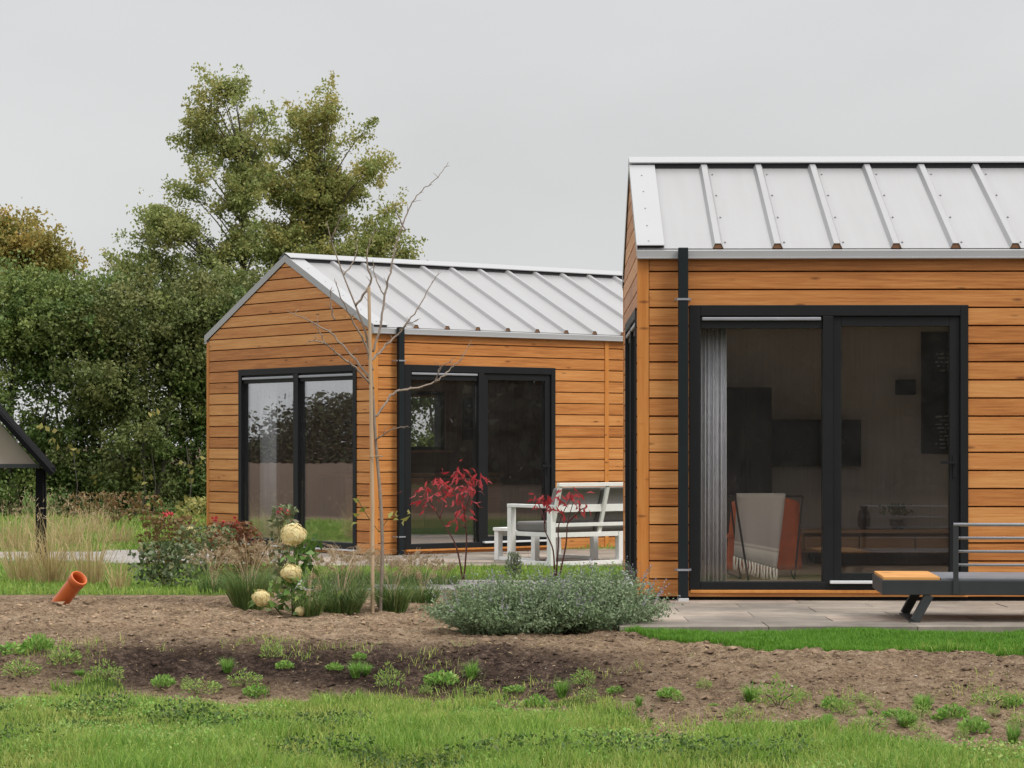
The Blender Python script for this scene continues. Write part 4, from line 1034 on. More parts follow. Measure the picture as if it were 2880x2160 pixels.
# ------------------------------------------------------------------ beds
# catmint mound
def catmint(label, cx, cy, rx, ry, h, n, group='grey-green catmint mounds'):
    z0 = tz(cx, cy); t = thing('catmint_mound', label, 'plant', (cx, cy, z0), group=group)
    az = rng.random(n)*2*math.pi; rad = np.sqrt(rng.random(n)); x = rad*np.cos(az)*rx*.8; y = rad*np.sin(az)*ry*.8
    env = h*np.sqrt(np.clip(1-(rad*.92)**2.2, 0, 1))*(.62+.50*vnoise((x+9)*9, (y+5)*9)+.22*rng.random(n)**3)
    # stems flare outwards from the crown
    k = 15; tt = np.linspace(.12, 1, k)
    X = (x[:,None]*(.55+.62*tt)); Y = (y[:,None]*(.55+.62*tt)); Z = env[:,None]*tt**.85
    C = np.stack([X+(.05*rng.normal(size=n))[:,None]*tt**2, Y+(.05*rng.normal(size=n))[:,None]*tt**2, Z], -1).reshape(-1,3)+rng.normal(size=(n*k,3))*.011; C[:,2] = np.maximum(C[:,2], .006)
    hue = np.clip(np.repeat(.1+.8*(vnoise((x+3)*7, (y+3)*7)), k)+rng.normal(size=n*k)*.12, 0, 1)
    leaf_obj('foliage', C, .018+.015*rng.random(n*k), G['catmint'], t, .5, hue=hue*.8, up=.4, curl=.2)
    kk = rng.random(n) < .07*(1+2.5*(x > rx*.35)*(cx > .3)); xs_, ys_, es_ = x[kk]*1.17, y[kk]*1.17, env[kk]
    m_ = len(xs_); q_ = 13; tt = np.linspace(0, 1, q_); ln = .05+.06*rng.random(m_)
    dx = xs_/rx*.9+.15*rng.normal(size=m_); dy = ys_/ry*.5
    C = np.stack([xs_[:,None]+dx[:,None]*ln[:,None]*tt, ys_[:,None]+dy[:,None]*ln[:,None]*tt, es_[:,None]+ln[:,None]*tt], -1).reshape(-1,3)+rng.normal(size=(m_*q_,3))*.005
    C = C.reshape(m_, q_, 3)
    for i in range(min(m_, 60)): leaf_obj('flower_spike', C[i], .014, G['mauve'], t, .7)
    mb = MB()
    for i in range(0, n, 9): mb.tube([(x[i]*.3,y[i]*.3,-.01),(x[i]*.9,y[i]*.9,env[i]*.5),(x[i]*1.15,y[i]*1.15,env[i]*.95)], [.003,.0025,.0015], 4, False)
    mb.build('stem', M['green_stem'], t)
catmint('broad grey-green catmint mound right behind the bare soil, left of the patio slabs', .0, 16.95, .68, .50, .385, 1080)
catmint('grey-green catmint mound with mauve spikes against the corner of the nearer cabin', .56, 17.15, .58, .56, .42, 960)
# small grey tuft before the sofa
def tuft_leaves(name, label, cat, x, y, n, rx, h, size, material, group=None, hue=.2, aspect=.5, up=.4, squash=.7):
    z0 = tz(x, y); t = thing(name, label, cat, (x, y, z0), group=group)
    a_ = rng.random(n)*6.283; rd = np.sqrt(rng.random(n)); zz_ = rng.random(n)**.8*h
    w_ = rx*(.45+.75*np.sin(np.clip(zz_/h, 0, 1)*2.4+.35)*.75)
    C = np.stack([np.cos(a_)*rd*w_, np.sin(a_)*rd*w_*squash, zz_], 1)
    leaf_obj('foliage', C, size*(.7+.6*rng.random(n)), material, t, aspect, hue=np.clip(hue+.22*rng.normal(size=n), 0, 1), up=up, curl=.2)
    mb = MB()
    for k in range(9):
        b_ = random.random()*6.28; mb.tube([(0,0,-.01),(math.cos(b_)*rx*.3,math.sin(b_)*rx*.3,h*.5),(math.cos(b_)*rx*.55,math.sin(b_)*rx*.5,h*.85)], [.004,.003,.0018], 5, False)
    mb.build('stem', M['green_stem'], t); return t
tuft_leaves('silver_tuft', 'small silvery green tuft at the left foot of the white sofa', 'plant', (1445-1440)/F*24.6, 24.6, 320, .085, .27, .045, G['pale_leaf'], None, .1, .3, 1.2)

# ornamental grasses with brown plumes
def orn_grass(label, px, py, w, hgt, n, plumes, group='ornamental grasses in the bed beside the stake'):
    Y = 9030/(py-HOR); x0 = (px-1440)/F*Y; z0 = tz(x0, Y)
    t = thing('ornamental_grass', label, 'grass plant', (x0, Y, z0), group=group)
    a_ = rng.random(n)*6.283; rd = np.sqrt(rng.random(n))*w*.22
    P = np.stack([np.cos(a_)*rd, np.sin(a_)*rd, np.full(n, -.01)], 1)
    hh = hgt*(.5+.5*rng.random(n)); wid = .0045+.002*rng.random(n)
    az = a_+rng.normal(size=n)*.5
    # arching in three segments through blade_arr at two scales
    blade_obj('blades', P, hh, wid, G['orn'], t, lean=np.clip(.25+.6*rng.random(n)*w/hgt*.9, .1, 1.15), az=az, hue=np.clip(.1+.2*rng.normal(size=n), 0, .8))
    V = []; Q = []; T = []; k = 0; mb = MB()
    C = []; Dr = []
    for i in range(int(plumes*.6)):
        b_ = random.random()*6.283; ln = random.uniform(.25,.75)*w*.62; hz = hgt*random.uniform(.95,1.4)
        top = Vector((math.cos(b_)*ln, math.sin(b_)*ln, hz)); mid = Vector((top.x*.35, top.y*.35, hz*.62))
        pts = curve([Vector((0,0,0)), mid, top, top+Vector((top.x*.3, top.y*.3, .015))], 4); mb.tube(pts, .0014, 4, False)
        for j in range(60):
            t_ = random.random(); p = top+Vector((top.x*.3, top.y*.3, .015))*t_*1.6-Vector((top.x*.25,top.y*.25,.05))
            r_ = .008*math.sin(min(1,t_*.9+.1)*math.pi)+.002
            C.append((p.x+random.gauss(0,r_), p.y+random.gauss(0,r_), p.z+random.gauss(0,r_))); Dr.append((top.x+random.gauss(0,.2), top.y+random.gauss(0,.2), .3))
    if plumes:
        mb.build('plume_stem', M['stake'], t)
        leaf_obj('plumes', np.array(C), .022, G['plume'], t, .22, dirs=np.array(Dr)*1.5)
    return t
orn_grass('dark green grass clump with brown plumes left of the hydrangea', 700, 1718, .52, .42, 800, 34)
orn_grass('green grass clump with brown plumes just left of the stake', 960, 1728, .62, .36, 900, 34)
orn_grass('dark grass clump right of the stake with a few brown plumes', 1105, 1722, .44, .33, 650, 24)
orn_grass('thin grass clump with tan blades at the left of the catmint', 1190, 1705, .40, .27, 420, 16)
orn_grass('low grass clump between the hydrangea and the stake', 870, 1738, .36, .24, 420, 8)
orn_grass('hazy plume grass behind the hydrangea, in front of the gable window', 770, 1660, .62, .34, 420, 46)
orn_grass('hazy plume grass behind the stake at the foot of the cabin corner', 1000, 1650, .66, .30, 460, 52)
orn_grass('hazy plume grass behind the grass clumps, left of the crimson shrub', 1160, 1645, .62, .26, 380, 40)
for i_, (px, py, w_, h_, n_, p_) in enumerate(((600,1668,.5,.30,260,30),(690,1640,.55,.28,260,34),(900,1652,.6,.26,280,36),(1080,1640,.6,.24,260,34),(1250,1640,.5,.20,220,22))):
    orn_grass(('wispy plume grass at the right foot of the dark rose bush', 'wispy plume grass between the rose bushes and the hydrangea', 'wispy plume grass between the hydrangea and the stake, by the gable corner', 'wispy plume grass right of the stake, before the downpipe of the rear cabin', 'short wispy plume grass at the foot of the fuller crimson shrub')[i_], px, py, w_, h_, n_, p_)
# tall thin straw grasses at the left
def straw_grass(label, px, py, hgt, n, w=.2):
    hgt *= .88; w *= 1.5; n = int(n*.85); Y = 9200/(py-HOR); x0 = (px-1440)/F*Y; z0 = tz(x0, Y)
    t = thing('straw_grass', label, 'grass plant', (x0, Y, z0), group='tall straw-coloured grasses on the left')
    a_ = rng.random(n)*6.283; rd = rng.random(n)*w*.3
    P = np.stack([np.cos(a_)*rd, np.sin(a_)*rd, np.full(n, -.01)], 1)
    blade_obj('blades', P, hgt*(.3+.7*rng.random(n)), .006+.003*rng.random(n), G['straw'], t, az=a_+rng.normal(size=n)*.9, lean=(.05,.95), hue=np.clip(.35+.4*rng.normal(size=n), 0, 1))
    m_ = n//2; C = np.stack([rng.normal(size=m_)*w*.45, rng.normal(size=m_)*w*.35, hgt*(.72+.3*rng.random(m_))], 1)
    leaf_obj('seed_heads', C, .05, G['plume'], t, .16, up=1.2)
straw_grass('straw-coloured grass clump at the far left, nearest the shelter post', 62, 1632, .80, 200, .30)
straw_grass('tallest straw-coloured grass clump, left of the orange pipe mouth', 146, 1640, .95, 260, .34)
straw_grass('straw-coloured grass clump right behind the orange pipe', 258, 1645, .85, 190, .28)
straw_grass('thin short straw grass wisp between the pipe and the dark rose bush', 338, 1660, .50, 90, .2)
straw_grass('pale straw grass standing in the lawn behind the path', 118, 1520, .85, 150, .4)
straw_grass('tan straw grass at the left end of the path beside the shelter', 40, 1545, .75, 220, .5)
straw_grass('tan straw grass behind the middle of the path', 195, 1535, .8, 230, .6)
straw_grass('low tan straw grass at the right part of the path edge', 330, 1530, .55, 200, .6)
straw_grass('brownish straw grass behind the path near the hedge', 268, 1500, .70, 150, .5)

# roses and low shrubs
def shrub(name, label, cat, px, py, w, h, n, size, material, group=None, hue=.2, flowers=None, aspect=.6, kz=9200):
    Y = kz/(py-HOR); x0 = (px-1440)/F*Y
    t = tuft_leaves(name, label, cat, x0, Y, n, w, h, size, material, group, hue, aspect, .1, .8)
    if flowers:
        mt, cnt, sz, fl = flowers
        for k in range(cnt):
            c_ = np.array([random.gauss(0,w*.5), random.gauss(0,w*.4), h*random.uniform(*fl)])
            leaf_obj('flower', np.array([c_+np.array([random.gauss(0,sz*.4) for _ in range(3)]) for j in range(11)]), sz, mt, t, .8)
    return t
g_ = 'rose bushes and low shrubs left of the rear cabin'
shrub('rose_bush', 'dark green rose bush low beside the straw grass, nearest the bare soil', 'shrub', 465, 1655, .34, .42, 520, .06, G['rose_dark'], g_, .15, (G['rose'], 3, .03, (.7,.9)))
shrub('rose_bush', 'grey-green rose bush with pale leaves under the left gable corner', 'shrub', 580, 1620, .38, .52, 560, .056, G['rose'], g_, .15, (G['cream'], 3, .03, (.8,1)))
shrub('rose_bush', 'olive rose bush with reddish tips, left of the grey-green one', 'shrub', 478, 1590, .36, .55, 700, .06, G['bronze'], g_, .2, (G['red_flower'], 3, .035, (.9,1.1)))
shrub('rose_bush', 'red tipped bush touching the left corner of the rear cabin', 'shrub', 650, 1580, .36, .46, 650, .062, G['bronze'], g_, .75, (G['red_leaf'], 5, .05, (.85,1.05)))
shrub('rose_bush', 'sprawling bronze and green bush before the gable window', 'shrub', 690, 1650, .34, .38, 600, .05, G['bronze'], g_, .2, (G['red_flower'], 1, .035, (.9,1.0)))
shrub('rose_bush', 'tall thin rose with two red blooms before the gable window', 'shrub', 800, 1690, .15, .78, 230, .062, G['rose'], g_, .1, (G['red_flower'], 3, .032, (.85,1.02)))
shrub('perennial_plant', 'yellow-green leafy plant far behind the path at the hedge foot', 'plant', 610, 1482, .7, .5, 500, .085, G['yellow_leaf'], None, .2)
shrub('perennial_plant', 'reddish dry plant far behind the path at the hedge foot', 'plant', 320, 1474, .9, .55, 420, .085, G['bronze'], None, .3)
# hydrangea with four cream heads
Y = 18.75; hx0 = (826-1440)/F*Y; z0 = tz(hx0, Y)
t = thing('hydrangea', 'hydrangea with four cream yellow flower heads on leafy stems', 'shrub', (hx0, Y, z0))
heads = [(828,1505,.098,0.0),(818,1612,.078,-.10),(736,1682,.068,-.12),(844,1718,.038,-.22)]
mb = MB(); 
for px, py, r_, dy in heads:
    v_ = at(px, py, Y+dy); c_ = Vector((v_.x-hx0, dy, v_.z-z0))
    n = int(190*(r_/.078)**1.3); i = np.arange(n); ph = np.arccos(1-2*(i+.5)/n); th_ = i*2.39996
    S = np.stack([np.cos(th_)*np.sin(ph), np.sin(th_)*np.sin(ph), np.cos(ph)*.86], 1)*(r_*(.84+.2*rng.random(n)+.16*np.sin(th_*1.0+ph*3+px)*np.sin(ph*2+py)))[:,None]
    cen = np.repeat(S, 4, 0); nr = cen/np.linalg.norm(cen, axis=1)[:,None]; q_ = np.cross(nr, rng.normal(size=(n,3)).repeat(4, 0)); q_ /= np.linalg.norm(q_, axis=1)[:,None]; q2 = np.cross(nr, q_)
    an = np.tile(np.arange(4)*math.pi/2, n)[:,None]; dd = q_*np.cos(an)+q2*np.sin(an); pd = np.cross(nr, dd); s_ = .0155
    V = np.stack([cen, cen+dd*s_*.55+pd*s_*.42+nr*.002, cen+dd*s_+nr*.001, cen+dd*s_*.55-pd*s_*.42+nr*.002], 1).reshape(-1,3)+np.array(c_)
    hd = arr_mesh('flower_head', V, [np.arange(len(V)).reshape(-1,4)], {'rnd': np.repeat(rng.random(n), 4), 'hue': np.repeat(np.clip(rng.random(n)*.9-.35, 0, 1), 4)})
    link('flower_head', hd, G['cream'], t)
    pts = curve([Vector((c_.x*.35, dy*.5, 0)), Vector((c_.x*.6, dy*.8, c_.z*.5)), c_]); mb.tube(pts, [.006]*len(pts), 6)
    k = 26 if r_ > .07 else 8
    C = np.array([(c_.x*.8+random.gauss(0,.06)+(.05 if r_ > .09 else .0), dy+random.gauss(0,.05), c_.z*random.uniform(.35,.9)) for _ in range(k)])
    leaf_obj('leaves', C, .10, G['green_leaf'], t, .55, hue=np.clip(rng.normal(size=k)*.25, 0, 1), curl=.15)
mb.build('stem', M['green_stem'], t, True)
C = np.array([(random.gauss(.0,.13), random.gauss(-.02,.08), random.uniform(.03,.26)) for _ in range(70)]); leaf_obj('leaves', C, .075, G['green_leaf'], t, .5, hue=np.clip(.2+rng.normal(size=70)*.3, 0, 1))
C = np.array([(at(860+random.gauss(0,22), 1545+random.gauss(0,28), Y).x-hx0, random.gauss(.02,.05), at(0, 1545+random.gauss(0,26), Y).z-z0) for _ in range(46)]); leaf_obj('leaves', C, .085, G['green_leaf'], t, .5, curl=.2)

# weeds on the bare soil: four kinds, copied
def weed_proto(kind):
    t = thing('weed_clump', '', 'weed')
    n = 260; 
    if kind == 0:
        a_ = rng.random(n)*6.283; P = np.stack([np.cos(a_)*.02*rng.random(n), np.sin(a_)*.02*rng.random(n), np.zeros(n)], 1); blade_obj('leaves', P, .03+.07*rng.random(n)**1.5, .0025+.002*rng.random(n), G['weed'], t, lean=(.2,1.1), az=a_, hue=np.clip(rng.normal(size=n)*.2, 0, 1))
    else:
        a_ = rng.random(n)*6.283; rd = np.sqrt(rng.random(n))*.075; zz_ = (.075-rd*.55)*rng.random(n)*(1.2 if kind == 2 else .7)+.006
        C = np.stack([np.cos(a_)*rd, np.sin(a_)*rd, zz_], 1); leaf_obj('leaves', C, (.0175 if kind == 1 else .014)*(.7+.7*rng.random(n)), G['weed'], t, .55 if kind == 1 else .35, hue=np.clip((.1 if kind == 1 else .35)+rng.normal(size=n)*.25, 0, 1), up=.3, dirs=C/np.array([.06,.06,.1])*.8)
    mb = MB()
    for k in range(5):
        b_ = random.random()*6.28; mb.tube([(0,0,-.01),(math.cos(b_)*.02,math.sin(b_)*.02,.02),(math.cos(b_)*.045,math.sin(b_)*.045,.035)], .002, 4)
    mb.build('stem', M['green_stem'], t)
    return t
WL = ['narrow bladed green weed tuft growing on the bare soil', 'broad leaved green weed rosette growing on the bare soil', 'fine leaved yellowish weed growing on the bare soil']
protos = {k: [weed_proto(k) for _ in range(3)] for k in range(3)}
used = {}
wd = [(800,1880,1,1.1),(690,1925,2,1.5),(940,1885,1,.9),(1000,1905,0,1.1),(1095,1935,2,.8),(1240,1925,1,1.0),(1450,1945,1,1.1),(1640,1925,2,.8),(1735,1948,1,.7),(1780,1985,2,.6),(1980,1940,2,.7),(2112,1975,0,1.5),(2190,1985,2,1.0),(2340,1992,1,1.1),(2370,2010,2,1.1),(2520,2015,1,.9),(2590,2015,2,.9),(2680,2020,1,1.2),(2790,1985,2,1.2),(2850,1985,1,1.1),(2850,2090,0,1.2),(110,1830,1,1.2),(180,1870,2,1.0),(60,1900,2,1.3),(300,1915,2,1.1),(460,1930,1,1.0),(640,1895,0,.9),(565,1950,2,.9),(1880,1960,1,.7),(2450,2050,2,.9),(2230,2060,0,.8),(2740,2060,1,1.0),(1340,1958,2,.7),(20,1840,1,1.0),(225,1900,0,1.0),(2610,2090,2,1.0),(1580,1960,0,.8),(2010,2040,1,.8)]
_rw = random.Random(12)
for _ in range(46):
    q_ = _rw.random(); px = 1500+1380*q_ if _rw.random() < .68 else 1500*_rw.random()
    wd.append((px, _rw.uniform(1955, 2075)+12*q_ if px > 1500 else _rw.uniform(1840, 1965), _rw.choice((0,1,2,2)), _rw.uniform(.35,.9)))
for px, py, kind, s_ in wd:
    YY_ = np.arange(10.5, 22, .01); hit = CAMH-(py-HOR)/F*YY_ < terrain((px-1440)/F*YY_, YY_); Y = float(YY_[np.argmax(hit)])
    X_ = (px-1440)/F*Y
    j_ = random.randrange(3) if len([1 for q in used if q[0] == kind]) == 3 else len([1 for q in used if q[0] == kind])
    w_ = protos[kind][j_] if (kind, j_) not in used else copy_tree(protos[kind][j_])
    used[kind, j_] = 1; s_ *= random.choice((.55,.7,.9,1.0,1.25))
    w_.location = (X_, Y, tz(X_, Y)-.004); w_.rotation_euler = (0,0,random.random()*6.28); w_.scale = (s_*random.uniform(.9,2.1), s_*random.uniform(.8,1.6), s_*random.uniform(1.0,2.2))
    tag(w_, WL[kind], 'weed', 'weeds scattered over the bare soil')

# ------------------------------------------------------------------ trees
def tree(name, label, cat, base, lobes, leaf, mat_, n, trunk_r, group, trunks=None, limb_n=14, hue0=.25, puff=.34, spray=.5, bark='bark_dark'):
    """lobes: (x, y, z, rx, ry, rz) world; the crown is made of clumps of leaves spread through the lobes"""
    t = thing(name, label, cat, base, group=group); B = np.array(base)
    lob = np.array(lobes); wgt = lob[:,3]*lob[:,5]; wgt = wgt/wgt.sum()
    ncl = max(30, n//90); li = rng.choice(len(lob), ncl, p=wgt)
    d = rng.normal(size=(ncl,3)); d /= np.linalg.norm(d, axis=1)[:,None]; rad = rng.random(ncl)**.5
    cc = lob[li,:3]+d*rad[:,None]*lob[li,3:6]
    cr = puff*(.55+.8*rng.random(ncl)); ch = np.clip(hue0+.3*rng.normal(size=ncl)+.25*(cc[:,2]-cc[:,2].mean())/max(.5, cc[:,2].std())*.4, 0, 1)
    ax_ = cc-np.array([B[0], B[1], 0])*1.0; ax_[:,2] = 0; ax_ = ax_/(np.abs(ax_[:,:1])+.6)+rng.normal(size=(ncl,3))*.55; ax_[:,2] += .45*rng.random(ncl)+.1
    ax_ /= np.linalg.norm(ax_, axis=1)[:,None]; ln_ = spray*np.exp(.35*rng.normal(size=ncl)); wt = rng.random(ncl)**1.2+.12; wt /= wt.sum()
    ci = rng.choice(ncl, n, p=wt); tt = rng.random(n)**.8-.35
    o = np.clip(rng.normal(size=(n,3)), -2, 2)*(cr[ci]*.42*(1.15-tt))[:,None]
    C = cc[ci]+ax_[ci]*(tt*ln_[ci])[:,None]+o*np.array([1,1,.8]); C = C-B; C[:,2] = np.maximum(C[:,2], .05)
    leaf_obj('crown', C, leaf*(.65+.7*rng.random(n)), mat_, t, .62, hue=np.clip(ch[ci]+.12*rng.normal(size=n), 0, 1), up=-.1, curl=.18)
    mb = MB(); trunks = trunks or [(0,0,lob[:,2].max()-B[2]-.4)]
    for (tx, ty, th_) in trunks:
        pts = curve([Vector((tx*.2,ty*.2,-.1)), Vector((tx*.5+random.gauss(0,.06),ty*.5,th_*.33)), Vector((tx+random.gauss(0,.08),ty,th_*.66)), Vector((tx+random.gauss(0,.1),ty,th_))], 5)
        mb.tube(pts, [trunk_r*(1-.88*i/(len(pts)-1)) for i in range(len(pts))], 8)
    mb.build('trunk', M[bark], t, True)
    mb = MB()
    for i in rng.choice(ncl, min(limb_n, ncl), replace=False):
        e = Vector(cc[i]-B); tx, ty, th_ = min(trunks, key=lambda q: abs(q[0]-e.x)); zz_ = min(th_*.92, max(.4, e.z-.35-random.uniform(.5,1.1)*abs(e.x-tx)))
        s_ = Vector((tx*(.3+.7*zz_/th_), ty*(.3+.7*zz_/th_), zz_)); m_ = (s_+e)/2+Vector((0,0,.12))
        pts = curve([s_, m_, e], 4); r0 = trunk_r*.22
        mb.tube(pts, [r0*(1-.85*k/(len(pts)-1)) for k in range(len(pts))], 5)
    mb.build('limb', M[bark], t, True)
    return t
def lob(crop, Y, dy=None, k=1.0):
    """ellipses measured on the photo (crop px: cx, cy, rx, ry) -> crown lobes at distance Y"""
    out = []
    for i, (cx, cy, rx, ry) in enumerate(crop):
        px, py = cx*.5425, 180+cy*.5425; d_ = random.gauss(0, .35); v_ = at(px, py, Y+d_)
        a_, b_ = rx*.5425/F*Y*k, ry*.5425/F*Y*k; out.append((v_.x, v_.y, v_.z-.24, a_*.9, min(.85, .35+.5*a_), b_*.92))
    return out
YB = 50.0
L1 = [(1130,90,85,60),(1230,95,35,35),(1070,215,75,55),(1290,215,110,50),(1400,220,50,35),(955,350,50,24),(1080,330,85,70),(1230,380,140,85),(1040,500,60,55),(1010,620,70,50),(1300,520,150,100),(1250,650,105,80),(870,740,90,55),(950,800,120,80),(820,830,80,50),(715,830,30,30),(700,1010,80,60),(850,1000,140,85),(1100,950,95,70),(1280,880,120,100),(1200,1100,150,100),(1000,1120,160,90)]
L2 = [(1670,200,95,65),(1560,225,50,50),(1620,330,110,105),(1890,265,50,45),(1800,325,60,30),(1450,380,50,45),(1650,480,165,100),(1900,470,70,60),(1945,530,30,32),(1600,620,190,100),(1750,600,120,90),(1450,600,90,90),(1650,780,210,110),(1985,720,38,40),(1960,850,120,85),(2070,920,38,58),(1500,900,190,110),(1750,950,240,75),(2050,980,65,32),(1900,1010,150,60)]
x1, x2 = (690-1440)/F*YB, (905-1440)/F*(YB+1)
gT = 'tall trees rising behind the hedge'
tree('tall_tree', 'tall green tree with a narrow ragged top, left of the two above the gable', 'tree', (x1, YB, 0), lob(L1, YB), .072, G['tree'], 38000, .10, gT, [(0,0,7.3)], 110, .2, .27, .6)
tree('tall_tree', 'tall yellowing tree, right of the two above the gable', 'tree', (x2, YB+1, 0), lob(L2, YB+1), .072, G['tree2'], 42000, .10, gT, [(0,0,6.9)], 110, .28, .27, .6)
tree('autumn_tree', 'orange turning tree peeping over the hedge at the left edge', 'tree', ((60-1440)/F*53, 53, 0), lob([(40,800,75,45),(130,790,80,50),(60,880,110,80),(200,900,120,80),(325,960,50,45),(250,1000,140,70),(240,800,20,42),(-60,860,120,100),(60,1050,200,120)], 53), .085, G['orange'], 20000, .12, gT, [(-.3,0,5.0)], 16, .4, .36)
# hedge: shrubs side by side
YH = 46.5
def hedge_bush(label, px, top, w, m_, n, hue0, dy=0.0, lowgap=.9):
    Y = YH+dy; x0 = (px-1440)/F*Y; zt = CAMH-(top-HOR)/F*Y
    L_ = []
    for k in range(15):
        z = .35+(zt-.75)*((k+.5)/15); rw = w*(.6+.5*math.sin(min(1, z/zt)*2.6))*random.uniform(.55,.8)
        L_.append((x0+random.gauss(0, w*.42), Y+random.gauss(0,.3), z, rw, .65 if z > 1.9 else .4, .55 if z > 1.9 else .4))
    for k in range(7): L_.append((x0+(k-3)*w*.4, Y+random.gauss(0,.25), random.uniform(.3,.9), w*.3, .5, .4))
    for k in range(7): L_.append((x0+(k-3)*w*.42, Y+random.gauss(0,.2), zt-1.1+random.gauss(0,.2), w*.36, .7, .5))
    for k in range(7): L_.append((x0+(k-3)*w*.36, Y+random.gauss(0,.2), zt-.42+random.gauss(0,.13), w*.32, .6, .36))
    tree('hedge_bush', label, 'shrub', (x0, Y, 0), L_, .075, m_, int(n*1.45), .05, 'bushes of the dense hedge behind the lawn', [(0,0,zt*.75),(-w*.5,.1,zt*.65),(w*.5,-.1,zt*.65)], 14, hue0, .30)
hedge_bush('dense green hedge bush at the left edge behind the black shelter', 30, 758, 1.25, G['hedge'], 27000, .45)
hedge_bush('dense green hedge bush, second from the left edge', 215, 770, 1.1, G['hedge'], 27000, .30, .4)
hedge_bush('olive tinged hedge bush to the left of the gabled cabin', 405, 775, 1.15, G['hedge_olive'], 27000, .3, -.3)
hedge_bush('dark hedge bush touching the left gable corner of the rear cabin', 560, 820, 1.1, G['hedge'], 25000, .2, .2)
hedge_bush('hedge bush behind the gable peak of the rear cabin', 740, 745, 1.2, G['hedge_olive'], 14000, .25, .5)
hedge_bush('hedge bush hidden behind the rear cabin, seen through its windows', 1000, 800, 1.5, G['hedge'], 13000, .4, .2)
hedge_bush('hedge bush framed in the back window of the rear cabin', 1215, 800, 1.6, G['hedge'], 20000, .5, -.2)
hedge_bush('hedge bush at the left, beyond the picture edge', -190, 770, 1.2, G['hedge'], 8000, .4, .1)
# single bright leaves low in the hedge
C = []
for px, py in ((400,1340),(408,1350),(560,1290),(425,1165),(530,1330),(525,1400),(520,1440),(430,1420),(260,1350),(120,1210),(160,1225),(210,1260)):
    v_ = at(px, py, 45.4)
    for k in range(5): C.append((v_.x+random.gauss(0,.07), v_.y+random.gauss(0,.2), v_.z+random.gauss(0,.08)))
t = thing('creeper', 'few yellow and bright green creeper leaves low in the hedge', 'climbing plant', (-7.0, 45.4, 0)); C = np.array(C)-np.array([-7.0,45.4,0])
leaf_obj('leaves', C, .14, G['yellow_leaf'], t, .7, hue=rng.random(len(C))*.8)
mb = MB()
for px in (400,530,430,210): 
    v_ = at(px, 1340, 45.6); mb.tube([(v_.x+7,.2,0),(v_.x+7.05,.2,.6),(v_.x+6.97,.15,1.3)], .012, 5)
mb.build('stem', M['bark_dark'], t)

# woods and hedges round about, out of frame: what the panes reflect
def far_wood(name, label, pts, hmin, hmax, n, leaf, m_, depth=6):
    pts = np.array(pts, float); seg = np.linalg.norm(np.diff(pts, axis=0), axis=1); cum = np.concatenate([[0], np.cumsum(seg)])
    s_ = rng.random(n)*cum[-1]; X_ = np.interp(s_, cum, pts[:,0]); Y_ = np.interp(s_, cum, pts[:,1])
    top = hmin+(hmax-hmin)*fbm(s_/9., s_*0+3, 4); z = np.maximum(top, .4)*rng.random(n)**.85
    C = np.stack([X_+rng.normal(size=n)*depth*.3, Y_+rng.normal(size=n)*depth*.3, z], 1)
    tag(leaf_obj(name, C, leaf*(.6+.8*rng.random(n)), m_, None, .75, hue=fbm(s_/5., z/4., 3)), label, 'woodland', kind='stuff')
far_wood('woodland', 'dark woodland beyond the lawn opposite the cabins', [(-60,-35),(-20,-42),(30,-44),(70,-30)], 7, 13, 200000, .55, G['far'], 9)
far_wood('hedgerow', 'long distant hedgerow across the field to the left', [(-170,150),(-150,80),(-150,20),(-120,-30)], -.6, 6.4, 230000, .27, G['far'], 6)
far_wood('woodland', 'fine leaved edge of the dark woodland beyond the lawn', [(-60,-33),(-20,-40),(30,-42),(70,-28)], 6, 12, 110000, .24, G['far'], 5)
far_wood('treeline', 'dark treeline beyond the right hand side of the cabins', [(45,60),(50,20),(60,-20)], 6, 12, 190000, .34, G['far'], 6)

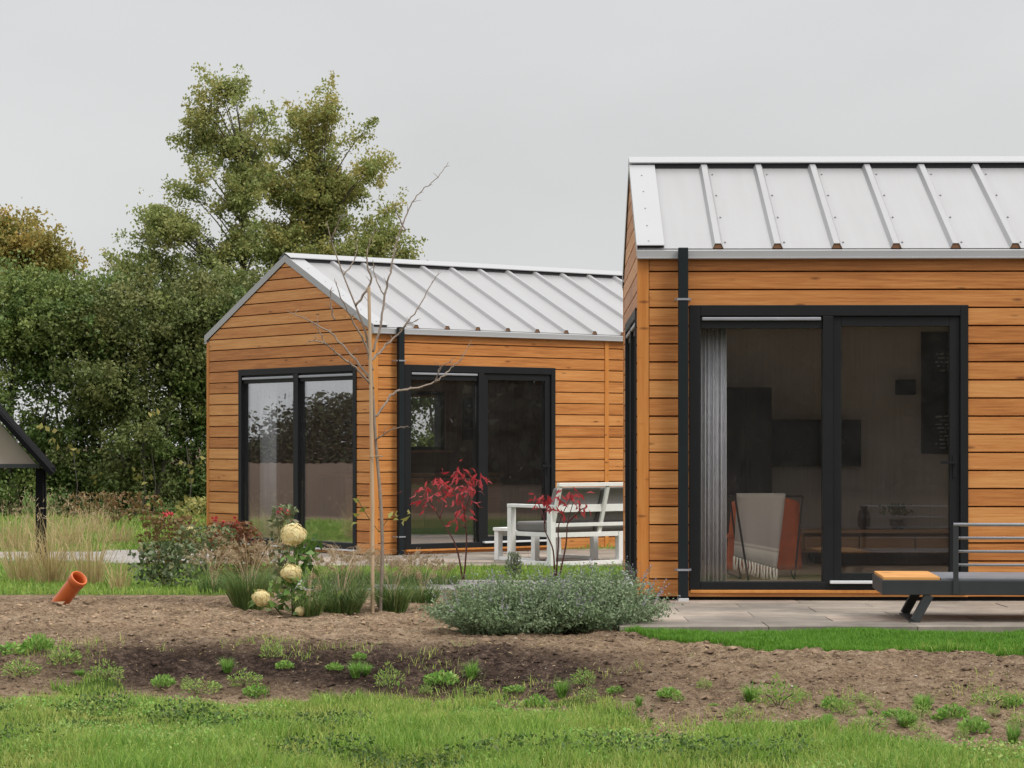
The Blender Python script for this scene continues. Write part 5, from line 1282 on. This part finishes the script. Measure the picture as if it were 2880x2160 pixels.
# ------------------------------------------------------------------ sky, sun, output
SUN_EL, SUN_AZ = R(48), R(128)     # sun high, behind the camera to the right, through cloud
w = bpy.data.worlds.new('World'); sc.world = w; w.use_nodes = True; nt = w.node_tree; bg = nt.nodes['Background']
sky = N(nt, 'ShaderNodeTexSky', sky_type='NISHITA'); sky.sun_disc = False; sky.sun_elevation = SUN_EL; sky.sun_rotation = SUN_AZ
sky.air_density = 1; sky.dust_density = 3
tc = N(nt, 'ShaderNodeTexCoord'); sep = N(nt, 'ShaderNodeSeparateXYZ'); nt.links.new(tc.outputs['Generated'], sep.inputs[0])
mr = N(nt, 'ShaderNodeMapRange'); mr.inputs['From Min'].default_value = .0; mr.inputs['From Max'].default_value = 1.0; mr.inputs['To Min'].default_value = 6.6; mr.inputs['To Max'].default_value = 21.0
zc = math_(nt, 'POWER', math_(nt, 'MAXIMUM', math_(nt, 'SUBTRACT', sep.outputs[2], .18), 0.0), .8)
nt.links.new(zc, mr.inputs[0])
mp = N(nt, 'ShaderNodeMapping'); mp.inputs['Scale'].default_value = (1,1,2.6); nt.links.new(tc.outputs['Generated'], mp.inputs[0])
cn = noise(nt, 2.4, 5, mp.outputs[0], .5); cm = N(nt, 'ShaderNodeMapRange'); cm.inputs['From Min'].default_value = .3; cm.inputs['From Max'].default_value = .7; cm.inputs['To Min'].default_value = .91; cm.inputs['To Max'].default_value = 1.09
nt.links.new(cn.outputs[0], cm.inputs[0])
lum = math_(nt, 'MULTIPLY', mr.outputs[0], cm.outputs[0])
cc_ = N(nt, 'ShaderNodeCombineColor')
for i, k in enumerate((.995, 1.0, 1.0)): nt.links.new(math_(nt, 'MULTIPLY', lum, k), cc_.inputs[i])
nt.links.new(mixc(nt, 'MIX', .93, sky.outputs[0], cc_.outputs[0]), bg.inputs[0]); bg.inputs[1].default_value = .11
sun = bpy.data.lights.new('sun', 'SUN'); sun.energy = 1.9; sun.angle = R(18); sun.color = (1, .965, .91)
so = bpy.data.objects.new('sun', sun); col.objects.link(so)
so.rotation_euler = Vector((-math.cos(SUN_EL)*math.sin(SUN_AZ), -math.cos(SUN_EL)*math.cos(SUN_AZ), -math.sin(SUN_EL))).to_track_quat('-Z', 'Y').to_euler()
so.location = (8, -8, 20)
sc.view_settings.view_transform = 'Standard'; sc.view_settings.look = 'None'; sc.view_settings.exposure = 0; sc.view_settings.gamma = 1
sc.render.resolution_x = 1024; sc.render.resolution_y = 768
